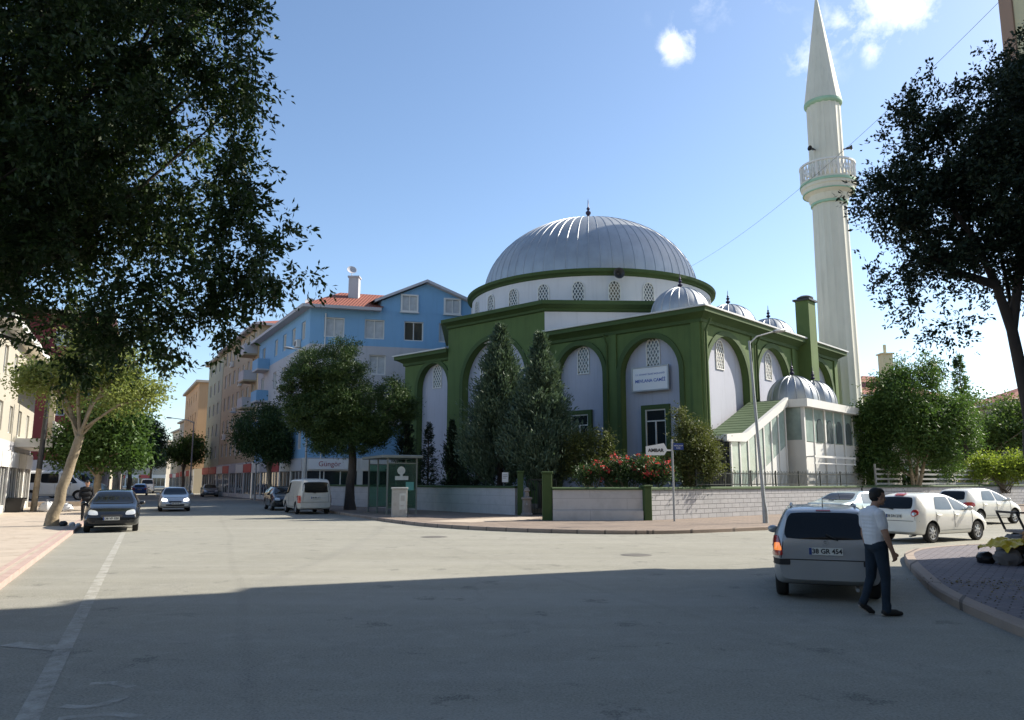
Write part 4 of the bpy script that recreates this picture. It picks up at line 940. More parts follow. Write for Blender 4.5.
def free_block(corner, length, depth, H, mat, matf, label, floors, cols, roof='flat', dirn=D2, water=False):
    n_ = Vector((dirn.y,-dirn.x)); a = Vector(corner); b = a+dirn*length; ft = [tuple(a), tuple(a+n_*depth), tuple(b+n_*depth), tuple(b)]
    t, F_ = building(label, ft, [(0,3.6,matf),(3.6,H,mat)], {3: grid(length, floors, 4.6, (H-4)/floors, cols, 1.2, 1.4), 0: grid(depth, floors, 4.6, (H-4)/floors, 1, 1.0, 1.2, 4.2, 1)}, None)
    (flat_roof(t, F_, H, X['beige']) if roof == 'flat' else hip_roof(t, F_, H, 2, X['tile'])); shopfront(t, F_[3], F_[0], 3.5, max(2,int(length/5)), length, [X['redsign'],X['offwhite']])
    if water:
        m = MB()
        for i in range(4): q = Vector(F_[0])+ (Vector(F_[3])-Vector(F_[0]))*(.1+.2*i) + n_*2; m.lathe([(0,H+.5),(.8,H+.5),(.8,H+2.2),(.4,H+2.5),(0,H+2.5)], 12, (q.x,q.y,0))
        m.tube([(F_[0][0]-3,F_[0][1]+8,H),(F_[0][0]-3,F_[0][1]+8,H+5)], .06, 5); part('water_tank', m, X['dark'], t)
    return t
free_block((-46.8,116), 22, 13, 16.4, X['tan'], X['tanpale'], 'tan apartment block with blank orange side wall far down the street', 4, 5, dirn=Vector((-.46,.888)))
free_block((-57.5,142), 22, 14, 13.4, X['beige'], X['brown'], 'grey beige house with black water tanks on its roof far down the street', 3, 5, water=True, dirn=Vector((-.5,.866)))
free_block((-69,166), 24, 16, 13.0, X['tanpale'], X['beige'], 'pale low block near the far end of the left street', 3, 5, dirn=Vector((-.5,.866)))
free_block((-90,205), 40, 30, 12, X['beige'], X['beige'], 'distant beige block closing the left street', 3, 8, dirn=Vector((-.9,.43)))
# --- left side: shop with balcony, maroon and white block
n_ = SR*1.0
def left_block(k0, k1, base, H, mats, label, floors, cols, fh, zf=4.4, w=1.2, h=1.5, roof='flat', depth=14):
    a, b = Vector(base)+SD*k0, Vector(base)+SD*k1; ft = [tuple(a), tuple(b), tuple(b-SR*depth), tuple(a-SR*depth)]
    t, F_ = building(label, ft, mats, {0: grid(k1-k0, floors, zf, fh, cols, w, h, 1.0), 1: grid(depth, floors, zf, fh, 3, w, h), 3: grid(depth, floors, zf, fh, 3, w, h)}, None)
    flat_roof(t, F_, H, X['offwhite'], .7, .4) if roof == 'flat' else hip_roof(t, F_, H, 2.2, X['tile']); return t, F_, k1-k0
t, F_, L_ = left_block(-16, 0, (-31.9,52), 9.6, [(0,4.0,X['greywall']),(4.0,9.6,X['shophouse'])], 'corner shop house with pale balcony at the left edge', 2, 4, 2.9)
shopfront(t, F_[0], F_[1], 3.5, 5, L_, [X['signwhite'],X['offwhite']])
m = MB(); m.box(L_-7.5,L_-.2,-1.9,-.01,3.75,4.25); bq = part('balcony', m.xf(place(F_[0],F_[1],0,0)), X['offwhite'], t); m = MB()
for i in range(26): x = L_-7.5+i*.28; m.box(x,x+.12,-1.88,-1.82,4.25,5.2)
m.box(L_-7.5,L_-.2,-1.9,-1.8,5.2,5.3); part('balustrade', m.xf(place(F_[0],F_[1],0,0)), X['offwhite'], bq)
m = MB(); m.box(L_-8,L_+.2,-2.2,-.01,8.0,8.35); part('canopy', m.xf(place(F_[0],F_[1],0,0)), X['tanpale'], t)
m = MB(); m.box(L_-7.2,L_-6.9,-1.85,-1.55,4.25,8.0); part('column', m.xf(place(F_[0],F_[1],0,0)), X['tanpale'], t)
t, F_, L_ = left_block(0, 30, (-37,70), 16.5, [(0,3.6,X['greywall']),(3.6,16.5,X['maroon'])], 'maroon apartment block with stacked white balconies behind the white vans', 4, 5, 3.1)
for z in (4.0,7.1,10.2,13.3):
    for x in (1.0,8.5,16,23.5):
        m = MB(); m.box(x,x+3.4,-1.3,-.01,z-.18,z); bq = part('balcony', m.xf(place(F_[0],F_[1],0,0)), X['offwhite'], t); m = MB()
        for x0,x1,y0,y1 in ((x,x+3.4,-1.3,-1.22),(x,x+.08,-1.22,-.02),(x+3.32,x+3.4,-1.22,-.02)): m.box(x0,x1,y0,y1,z,z+.95)
        part('parapet', m.xf(place(F_[0],F_[1],0,0)), X['white'], bq)
left_block(34, 70, (-37,70), 13, [(0,3.6,X['beige']),(3.6,13,X['tanpale'])], 'pale tan block behind the far trees on the left side of the street', 3, 6, 3.0, roof='hip')
left_block(74, 120, (-37,70), 12, [(0,3.6,X['beige']),(3.6,12,X['beige'])], 'low beige block at the shaded far end of the left sidewalk', 3, 7, 2.8, roof='hip')
# --- the yellow block on the right corner, whose shadow fills the foreground
J = Vector((13.05,19.25))
ft = [(13.6,18.2),(13.6,-14),(34,-14),(34,18.2)]
ft = [(14.7,-14),(35,-14),(35,19.6),(14.7,19.6)]
ws = [(x,z,1.4,1.5,2) for z in (5.0,8.0,11,14,17,20,23,26,29) for x in (2.5,6.5,10.5,14.5,18.5)]
wn = [(x,z,1.4,1.5,2) for z in (5.0,17,20,23) for x in (2.5,6.5,10.5,14.5,18.0)]; 
YB, F_ = building('tall yellow apartment block with red brown corner bands at the right edge', ft, [(0,3.8,X['greywall']),(3.8,32,X['yellow'])], {3: ws, 2: wn}, None)
flat_roof(YB, F_, 32, X['beige'], .5, .4)
m = MB(); ox, oy = ft[0]; m.box(14.55-ox,33-ox,19.602-oy,20.55-oy,7.2,9.9); m.box(14.55-ox,33-ox,19.602-oy,21.3-oy,9.9,16.0); m.box(14.55-ox,14.7-ox-.002,10-oy,19.6-oy,7.2,16.0); part('jetty', m, X['yellow'], YB)
m = MB(); m.box(14.72-ox,33-ox,19.602-oy,20.9-oy,16.0,18.0); m.box(14.74-ox,33-ox,19.602-oy,20.3-oy,18.0,22.); part('terrace_storey', m, X['yellow'], YB)
m = MB(); m.box(14.5-ox,14.8-ox,20.8-oy,21.35-oy,9.8,16.05); m.box(14.53-ox,33.05-ox,21.1-oy,21.33-oy,9.75,9.97) if False else None; m.box(14.82-ox,33.05-ox,21.1-oy,21.35-oy,15.85,16.07); m.box(14.5-ox,14.66-ox,10.0-oy,20.78-oy,15.85,16.07); part('corner_band', m, X['brownband'], YB)
shopfront(YB, F_[3], F_[0], 3.6, 6, 33.6, [X['offwhite'],X['redsign']])
# unseen block added behind the camera to cut sky light on the foreground
ft = [(-24,-24),(11,-24),(11,-11.5),(-24,-11.5)]
t, F_ = building('unseen beige apartment block added behind the camera to darken the foreground', ft, [(0,3.6,X['greywall']),(3.6,21,X['beige'])], {2: grid(35, 5, 4.6, 3.1, 8), 1: grid(12.5, 5, 4.6, 3.1, 3)}, None); flat_roof(t, F_, 21, X['beige'])
# houses beyond the garden on the right
def house(corner, L_, D_, H, rh, mat, label, rz=0):
    c = Vector(corner); ca, sa = math.cos(rz), math.sin(rz); ft = [tuple(c + Vector((ca*x-sa*y, sa*x+ca*y))) for x,y in ((0,0),(L_,0),(L_,D_),(0,D_))]
    t, F_ = building(label, ft, [(0,H,mat)], {0: grid(L_, 3, 2.2, 3.0, 3), 3: grid(D_, 3, 2.2, 3.0, 3)}, None, 'house', 'house'); hip_roof(t, F_, H, rh, X['tile']); return t, F_
t, F_ = house((38.5,86), 12, 10, 11.2, 3.0, X['brown'], 'brown house with steep red roof behind the minaret and the bushy tree', .3)
m = MB(); m.box(4.6,5.8,3.6,4.8,12.2,16.4); m.box(4.45,5.95,3.45,4.95,16.4,16.55); m.tube([(5.2,4.2,16.5),(5.2,4.2,17.6)], .18, 8); part('chimney', m, X['yellow'], t)
house((53,84), 26, 12, 10.2, 2.6, X['beige'], 'long house with brown tiled roof behind the right hand trees', -.1)
# ------------------------------------------------------------------ vegetation
def leaf_cloud(name, pos, mat, length, width, seed, up=.3, nrm=None, droop=0., spread=1., mats=None):
    g = np.random.default_rng(seed); n = len(pos)
    d = g.normal(size=(n,3))*spread
    if nrm is not None: d += nrm
    d[:,2] += up - droop; d /= np.linalg.norm(d, axis=1)[:,None] + 1e-9
    r = g.normal(size=(n,3)); s = np.cross(d, r); s /= np.linalg.norm(s, axis=1)[:,None] + 1e-9; u = np.cross(s, d)
    ln = (length*g.uniform(.6,1.3,n))[:,None]; wd = (width*g.uniform(.6,1.25,n))[:,None]
    v = np.empty((n,4,3)); v[:,0] = pos; v[:,1] = pos + d*ln*.48 + s*wd*.5 + u*ln*.08; v[:,2] = pos + d*ln; v[:,3] = pos + d*ln*.48 - s*wd*.5 + u*ln*.08
    me = bpy.data.meshes.new(name); me.vertices.add(4*n); me.vertices.foreach_set('co', v.reshape(-1).astype(np.float32))
    me.loops.add(4*n); me.loops.foreach_set('vertex_index', np.arange(4*n, dtype=np.int32)); me.polygons.add(n)
    me.polygons.foreach_set('loop_start', np.arange(0,4*n,4, dtype=np.int32)); me.polygons.foreach_set('loop_total', np.full(n,4,dtype=np.int32))
    me.materials.append(mat); me.update(calc_edges=True); me.validate(); return me
def clump_points(lobes, n_cl, per, cr, seed, flat=.75, shell=.5, gap=.0, gfreq=.5, tuft=0):
    """clump centres inside ellipsoid lobes, leaves scattered round each; a noise field leaves gaps"""
    g = np.random.default_rng(seed); C = np.array([l[0] for l in lobes], float); Rr = np.array([l[1] if hasattr(l[1],'__len__') else (l[1],)*3 for l in lobes], float)
    w = Rr.prod(1)**.8; w /= w.sum(); cl = []
    from mathutils import noise as N
    tries = 0
    while len(cl) < n_cl and tries < n_cl*6:
        tries += 1; i = g.choice(len(lobes), p=w); d = g.normal(size=3); d /= np.linalg.norm(d); p = C[i] + d*Rr[i]*g.uniform()**shell
        if gap and N.noise(Vector(p*gfreq) + Vector((seed*3.1,0,0))) < gap-.5: continue
        cl.append(p)
    cl = np.array(cl); k = g.poisson(per, len(cl)); idx = np.repeat(np.arange(len(cl)), k); sz = g.uniform(.6,1.35,len(cl))[idx][:,None]
    off = g.normal(size=(len(idx),3))*cr*sz; off[:,2] *= flat
    return cl, cl[idx] + off, off
def sprigs(lobes, n_cl, twigs, leaves, tl, seed, shell=.45, gap=0, gfreq=.5, droop=.3, jit=.035):
    """clumps of leafy twigs: every clump holds a few twigs, leaves sit along each twig"""
    cl, _, _ = clump_points(lobes, n_cl, 1, .01, seed, 1, shell, gap, gfreq); g = np.random.default_rng(seed+50); n = len(cl)
    C = np.array([l[0] for l in lobes], float); near = np.argmin(((cl[:,None]-C[None])**2).sum(2), 1); out = cl - C[near]; out /= np.linalg.norm(out, axis=1)[:,None]+1e-6
    k = g.integers(max(1,twigs-2), twigs+3, n); ci = np.repeat(np.arange(n), k); d = out[ci]*.8 + g.normal(size=(len(ci),3))*.7; d[:,2] -= droop; d /= np.linalg.norm(d, axis=1)[:,None]
    ln = tl*g.uniform(.5,1.35,len(ci)); m = g.poisson(leaves*ln/tl)+1; ti = np.repeat(np.arange(len(ci)), m); t = g.uniform(.1,1,len(ti))
    p = cl[ci][ti] + d[ti]*(t*ln[ti])[:,None]; p[:,2] -= (t**2)*ln[ti]*.25; p += g.normal(size=p.shape)*jit
    return cl, p, d[ti]
def limbs(m, base, top, cl, n, r0, seed, bend=.25, fork=None, droop=0, starts=.35):
    g = random.Random(seed); base, top = Vector(base), Vector(top)
    sel = [Vector(cl[g.randrange(len(cl))]) for _ in range(n)]
    for e in sel:
        f = g.uniform(starts,1.); s = base.lerp(top, f) if f < 1 else top; d = e - s; mid = s + d*.5 + Vector((g.uniform(-1,1),g.uniform(-1,1),g.uniform(.1,.9)))*d.length*bend*.5
        r = r0*(.42 if f < .95 else .5)*min(1, .4+d.length/6)
        m.tube([s, s.lerp(mid,.5)+Vector((0,0,d.length*.04)), mid, mid.lerp(e,.55), e], [r, r*.75, r*.52, r*.32, r*.08], 6)
def trunk_path(base, top, r0, r1, seed, n=7, wob=.1):
    g = random.Random(seed); b, t = Vector(base), Vector(top); P = []; Rr = []
    for i in range(n+1):
        f = i/n; p = b.lerp(t, f); 
        if 0 < i < n: p += Vector((g.uniform(-1,1), g.uniform(-1,1), 0))*wob
        P.append(p); Rr.append((r0*(1-f)+r1*f)*(1.35 if i == 0 else 1.08 if i == 1 else 1))
    return P, Rr
def px_lobes(L_, Y, dz=.8):
    out = []
    for l in L_:
        px, py, r = l[:3]; y = Y + (l[3] if len(l) > 3 else 0); p = at(px, py, y); rr = r*y/785; out.append((p, (rr, rr*dz if dz > .9 else rr*.95, rr)))
    return out
def tree(name, label, cat, base, top, lobes, r0, r1, bark, leaf, n_cl, per, cr, ll, lw, seed, nlimb=24, gap=0, gfreq=.5, shell=.45, thin=1., tw=None, group=None, wob=.08, extra=None, flat=.75, up=.1, droop=.2, starts=.35):
    b = Vector(base); t = thing(name, label, cat, b, 0, group); L_ = [(Vector(c)-b, r) for c, r in lobes]; tp = Vector(top)-b
    cl, pts, off = clump_points(L_, n_cl, per, cr, seed, flat, shell, gap, gfreq)
    if tw: cl, pts, off = sprigs(L_, n_cl, tw[0], tw[1], tw[2], seed, shell, gap, gfreq, droop); off = off*cr*2
    m = MB(); P, Rr = trunk_path((0,0,-.1), tp, r0, r1, seed, 7, wob); m.tube(P, Rr, 12); limbs(m, P[3], tp, cl, nlimb, r0*thin, seed, starts=starts)
    if extra: extra(m, b)
    part('trunk', m, bark, t, 60)
    link('crown', leaf_cloud('crown', pts, leaf, ll, lw, seed+1, up=up, nrm=off/cr*.6, droop=droop), t); return t
# near left tree, crown fills the upper left of the view
b = (-9.9,11.6,.1); LB = [(60,40,140),(195,35,70),(205,105,62),(120,140,120),(205,190,52),(255,250,38),(298,278,20,.2),(185,265,66),(100,270,85),(10,200,130),(20,310,42),(140,320,42),(200,318,38),(-90,90,150,1),(90,-70,140,1),(215,-50,60),(120,345,20),(60,335,26),(-120,230,110,1),(-40,-120,150,2),(215,325,28),(70,350,14),(228,150,28),(240,60,30)]
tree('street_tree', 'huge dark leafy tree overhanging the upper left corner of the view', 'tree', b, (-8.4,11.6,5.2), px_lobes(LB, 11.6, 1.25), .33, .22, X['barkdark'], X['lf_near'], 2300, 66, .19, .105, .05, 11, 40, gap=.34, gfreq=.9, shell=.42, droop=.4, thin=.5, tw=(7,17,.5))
# near right tree in the shade of the yellow block
LR = [(1000,115,62),(945,150,52),(905,190,38),(882,240,30),(955,225,70),(1030,190,95),(925,285,38),(955,318,24),(895,272,24),(1010,90,38),(880,195,24),(930,110,32),(1080,150,110,.6),(1090,40,70,.6),(1100,260,80,.8),(990,262,34),(958,90,16),(868,222,14),(1000,60,14),(1005,248,42),(985,80,18),(905,130,18)]
def xr(m, b):
    for P_ in (((1040,470),(1026,395),(1012,330),(996,285),(975,240),(950,205)), ((1012,330),(1020,270),(1030,215),(1035,150)), ((996,285),(950,270),(915,240))):
        Q = [at(px,py,13.4)-b for px,py in P_]; k = len(Q); m.tube(Q, [(.125 if len(P_) == 6 else .09)*(1-.72*i/(k-1)) for i in range(k)], 8)
bb = at(1052,560,13.4); bb.z = .1
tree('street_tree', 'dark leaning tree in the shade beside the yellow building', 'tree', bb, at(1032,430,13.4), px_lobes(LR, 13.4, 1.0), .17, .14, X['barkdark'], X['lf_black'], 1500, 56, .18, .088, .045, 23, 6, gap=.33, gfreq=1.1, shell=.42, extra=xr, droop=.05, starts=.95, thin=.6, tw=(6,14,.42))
# plane tree on the left sidewalk: pale leaning trunk, thin yellow-green crown
b = (-17.7,30.6,.1); Y = 30.6
def xp(m, b):
    for P_, r in ((((78,440),(68,402),(40,375),(18,362)),.085),(((78,440),(92,405),(120,372),(150,352)),.085),(((84,428),(118,405),(150,398)),.06),(((80,440),(78,400),(80,360),(90,335)),.085),(((100,395),(104,370),(98,345)),.045),(((60,395),(52,372),(50,350)),.045)):
        Q = [at(px,py,Y)-b for px,py in P_]; k = len(Q); m.tube(Q, [r*(1-.75*i/(k-1)) for i in range(k)], 8)
PL = [(128,382,32),(92,372,30),(150,372,16),(60,385,24),(145,392,18),(112,402,20),(40,370,20),(110,352,26),(75,350,24),(148,355,14),(25,380,12)]
tree('plane_tree', 'plane tree with pale leaning trunk and thin yellow green crown on the left sidewalk', 'tree', b, at(80,436,Y), px_lobes(PL, Y, 1.2), .215, .16, X['barkpale'], X['lf_plane'], 620, 28, .24, .14, .085, 31, 5, gap=.44, gfreq=.8, extra=xp, shell=.5, wob=.07, starts=.95, thin=.6)
# trees further down the left sidewalk
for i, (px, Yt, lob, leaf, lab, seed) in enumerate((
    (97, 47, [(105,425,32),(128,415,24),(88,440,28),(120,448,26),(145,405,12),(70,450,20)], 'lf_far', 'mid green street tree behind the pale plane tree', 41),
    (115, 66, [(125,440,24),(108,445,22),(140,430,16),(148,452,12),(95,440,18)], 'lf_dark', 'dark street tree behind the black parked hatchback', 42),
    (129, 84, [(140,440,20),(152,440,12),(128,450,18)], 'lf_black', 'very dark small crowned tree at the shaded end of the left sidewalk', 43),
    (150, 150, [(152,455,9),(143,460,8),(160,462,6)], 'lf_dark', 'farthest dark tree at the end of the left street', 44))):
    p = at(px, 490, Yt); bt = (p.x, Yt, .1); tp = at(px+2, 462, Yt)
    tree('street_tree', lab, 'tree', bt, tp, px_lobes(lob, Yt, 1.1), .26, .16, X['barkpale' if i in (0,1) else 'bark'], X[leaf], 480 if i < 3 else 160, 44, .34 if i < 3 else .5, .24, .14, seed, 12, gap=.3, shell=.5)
# right row of the left street
p = at(350,512,46.5); b = (p.x, 46.5, .13)
PI_ = [(320,376,30),(345,362,24),(300,386,19),(303,412,21),(330,415,30),(355,400,26),(396,398,22),(385,421,20),(352,435,24),(325,438,18),(408,408,12),(372,430,18),(292,398,12)]
tree('pine_tree', 'broad dark stone pine with dense rounded crown behind the bus shelter', 'tree', b, at(352,440,46.5), px_lobes(PI_, 46.5, 1.2), .30, .2, X['barkdark'], X['lf_pine'], 2000, 64, .17, .16, .05, 51, 12, gap=.34, gfreq=.75, shell=.36, flat=.6, up=.45, droop=0, starts=.8, thin=.7)
p = at(270,497,64); b = (p.x, 64, .13)
tree('street_tree', 'small dense street tree in front of the brown apartment block', 'tree', b, at(268,462,64), px_lobes([(262,425,20),(250,438,16),(275,438,16),(262,448,18),(282,452,10),(245,425,9),(270,412,9)], 64, 1.1), .2, .12, X['bark'], X['lf_dark'], 520, 46, .32, .2, .11, 52, 12, gap=.3)
p = at(183,488,100); b = (p.x, 100, .13)
tree('street_tree', 'bright green round tree beside the far pale street lamp', 'tree', b, at(183,465,100), px_lobes([(180,450,14),(192,447,12),(172,455,8),(196,455,8)], 100, 1.1), .2, .12, X['bark'], X['lf_mid'], 220, 34, .45, .3, .18, 53, 10, gap=.3)
# garden conifers
def conifer(name, label, x, y, h, r, leaf, seed, n=9000, ll=.26, lw=.07, lev=42, z=.4, rise=.55, tip=.06, gap=.25, base=.06):
    g = np.random.default_rng(seed); t = thing(name, label, 'tree', (x,y,z)); m = MB(); m.tube([(0,0,-.1),(0,0,h*.5),(0,0,h*.97)], [.16*h/9,.09*h/9,.01], 8); P = []; D_ = []
    for i in range(lev*7):
        f = g.uniform(base,1)**.9; zz = h*f; rr = r*((1-f)**.95*(1-.25*max(0,.2-f)/.2)+tip*.4)*g.uniform(.6,1.12); a = g.uniform(0,2*math.pi); d = np.array((math.cos(a),math.sin(a),0)); k = max(6,int(n/(lev*7)*(.35+rr/r)))
        s = g.uniform(.15,1,k)**.7; side = g.normal(size=(k,3))*.10*(.5+rr); p = d*rr*s[:,None] + np.array((0,0,zz)) + np.array((0,0,rise*rr))*(s**1.6)[:,None]*1.0 + side*s[:,None]
        P.append(p); D_.append(np.tile(d*1.1+np.array((0,0,rise*1.4)), (k,1)))
        if i % 4 == 0: m.tube([(0,0,zz),tuple(d*rr*.5+np.array((0,0,zz+rise*rr*.25))),tuple(d*rr*.9+np.array((0,0,zz+rise*rr*.8)))], [.03,.02,.006], 5)
    part('trunk', m, X['barkdark'], t, 60); P = np.concatenate(P); D_ = np.concatenate(D_)
    link('crown', leaf_cloud('crown', P, leaf, ll, lw, seed+1, up=.1, nrm=D_*1.4, spread=.75), t); return t
def gp_(px, Y): a, b = ray(px, 470); return a*Y, Y
x, y = gp_(500,43); conifer('conifer_tree', 'tall feathery blue grey conifer left of the gateway', x, y, 10.0, 2.75, X['lf_blue'], 61, 62000, rise=.8, lev=60)
x, y = gp_(541,41); conifer('conifer_tree', 'slightly shorter feathery conifer right of its tall twin above the gateway', x, y, 9.1, 2.45, X['lf_blue'], 62, 56000, rise=.8, lev=56)
x, y = gp_(452,47); conifer('conifer_tree', 'short dark narrow cypress before the left mosque arch', x, y, 4.9, .95, X['lf_cyp'], 63, 7000, .2, .06, rise=1.2)
x, y = gp_(428,48); conifer('conifer_tree', 'thin open topped young spruce at the left end of the mosque', x, y, 4.9, .95, X['lf_cyp'], 64, 3200, .24, .05, rise=.15)
x, y = gp_(476,45.5); conifer('conifer_tree', 'dark low cypress at the foot of the tall blue grey conifers', x, y, 5.6, 1.2, X['lf_cyp'], 65, 7000, .2, .06, rise=1.0)
x, y = gp_(405,50); conifer('conifer_tree', 'dark conifer standing half hidden by the bus shelter', x, y, 6.2, 1.3, X['lf_cyp'], 66, 7000, .22, .06, rise=.6)
def shrub(name, label, cat, lobes, leaf, n_cl, per, cr, ll, lw, seed, z=.4, gap=.25, up=.4, gfreq=.9):
    c = sum((Vector(l[0]) for l in lobes), Vector())/len(lobes); b = Vector((c.x,c.y,z)); t = thing(name, label, cat, b); L_ = [(Vector(p)-b, r) for p, r in lobes]
    cl, pts, off = clump_points(L_, n_cl, per, cr, seed, .8, .45, gap, gfreq); pts[:,2] = np.maximum(pts[:,2], .0)
    m = MB(); g = random.Random(seed)
    for i in range(14): e = Vector(cl[g.randrange(len(cl))]); m.tube([(g.uniform(-.2,.2),g.uniform(-.2,.2),-.05), (e.x*.4,e.y*.4,e.z*.55), tuple(e)], [.04,.028,.008], 5)
    part('stems', m, X['bark'], t, 60); link('foliage', leaf_cloud('foliage', pts, leaf, ll, lw, seed+1, up=up, nrm=off/cr*.6), t); return t
shrub('garden_bush', 'loose yellow green bush right of the tall conifers', 'bush', px_lobes([(590,455,20),(580,468,18),(600,440,14),(606,462,14),(598,428,8),(575,445,12)], 40, 1), X['lf_bush'], 240, 40, .17, .15, .06, 71)
FB = shrub('flowering_bush', 'low spreading rose bush covered in red blossoms above the pale garden wall', 'bush', px_lobes([(600,473,12),(620,471,14),(640,470,14),(655,473,12),(630,460,10),(668,474,9),(585,476,9)], 35.3, 1), X['lf_dark'], 230, 40, .16, .14, .06, 72)
g = np.random.default_rng(5); L_ = [(Vector(p)-FB.location, r) for p, r in px_lobes([(600,470,13),(622,466,15),(640,468,14),(656,468,12),(668,467,9),(588,474,8),(650,460,7)], 35.2, 1)]
cl, pts, off = clump_points(L_, 75, 9, .06, 77, .9, .3); link('blossoms', leaf_cloud('blossoms', pts, X['petal'], .10, .09, 78, up=.4), FB)
shrub('garden_bush', 'rounded evergreen bush at the sunlit corner of the mosque', 'bush', px_lobes([(692,455,26),(680,468,20),(705,468,18),(700,440,16),(685,430,14),(710,450,12),(672,470,12),(680,412,7)], 37.2, 1), X['lf_bush'], 420, 44, .17, .13, .06, 73)
shrub('garden_bush', 'small light bush under the lilac arch window', 'bush', px_lobes([(655,465,12),(640,470,10),(668,458,10)], 39, 1), X['lf_mid'], 120, 34, .16, .13, .06, 74)
# right side of the garden
def xt(m, b):
    for P_ in (((916,500),(910,465),(905,440),(895,420)), ((917,500),(924,462),(932,440),(945,425))):
        Q = [at(px,py,50)-b for px,py in P_]; m.tube(Q, [.13,.11,.085,.05], 8)
p = at(917,500,50); b = (p.x,50,.4)
RT = [(915,385,30),(895,400,30),(935,400,30),(915,420,36),(880,425,26),(950,425,26),(905,362,12),(872,440,20),(958,440,18),(890,455,22),(945,455,20),(865,462,14),(925,362,9),(900,440,26),(868,415,12),(875,475,12)]
tree('garden_tree', 'bushy green tree with slender twin pale trunks right of the porch', 'tree', b, at(917,480,50), px_lobes(RT, 50, 1.1), .085, .07, X['barkpale'], X['lf_far'], 1100, 56, .30, .22, .09, 81, 10, gap=.3, gfreq=.5, extra=xt, droop=.35, starts=.9)
p = at(985,470,64); b = (p.x,64,.4)
tree('garden_tree', 'lighter green tree behind the hedge at the right edge', 'tree', b, at(985,445,64), px_lobes([(975,420,26),(1000,415,22),(1020,425,24),(985,440,24),(1010,445,20),(962,440,16),(1045,420,30)], 64, 1.1), .2, .14, X['bark'], X['lf_mid'], 420, 44, .36, .28, .14, 82, 12, gap=.3)
x, y = gp_(968,60); conifer('conifer_tree', 'slim pale tipped conifer behind the bushy right hand tree', x, y, 11.0, 1.9, X['lf_far'], 83, 8000, .34, .08, rise=.1)
shrub('hedge', 'bright yellow green hedge above the far garden wall', 'hedge', px_lobes([(968,470,11),(985,467,12),(1003,468,13),(1022,467,13),(1040,466,14)], 56, 1), X['lf_hedge'], 300, 40, .24, .2, .11, 84, z=1.0)
shrub('garden_bush', 'dark bush below the twin trunks', 'bush', px_lobes([(890,478,9),(905,480,8),(875,480,9),(940,474,9),(925,476,9)], 54, 1), X['lf_dark'], 140, 36, .25, .2, .1, 85, z=.4)
# litter on the paved corner
g = np.random.default_rng(9); n = 900; cen = np.array([(8.2,12.4),(7.7,11.4),(8.8,13.2),(9.3,12.0),(7.6,13.3)]); P = cen[g.integers(0,5,n)] + g.normal(size=(n,2))*np.array((.45,.28)); pts = np.column_stack([P, .132+g.uniform(0,.015,n)])
lo = link('leaf_litter', leaf_cloud('leaf_litter', pts, X['lf_dry'], .05, .03, 12, up=0, spread=1)); lo.data.vertices.foreach_get
lo['kind'] = 'stuff'; lo['label'] = 'dry leaf litter scattered over the dark paved corner'; lo['category'] = 'leaf litter'
co_ = np.empty(len(lo.data.vertices)*3, np.float32); lo.data.vertices.foreach_get('co', co_); co_ = co_.reshape(-1,3); co_[:,2] = .133 + np.clip(np.abs(co_[:,2]-.133),0,.02); lo.data.vertices.foreach_set('co', co_.reshape(-1)); lo.data.update()
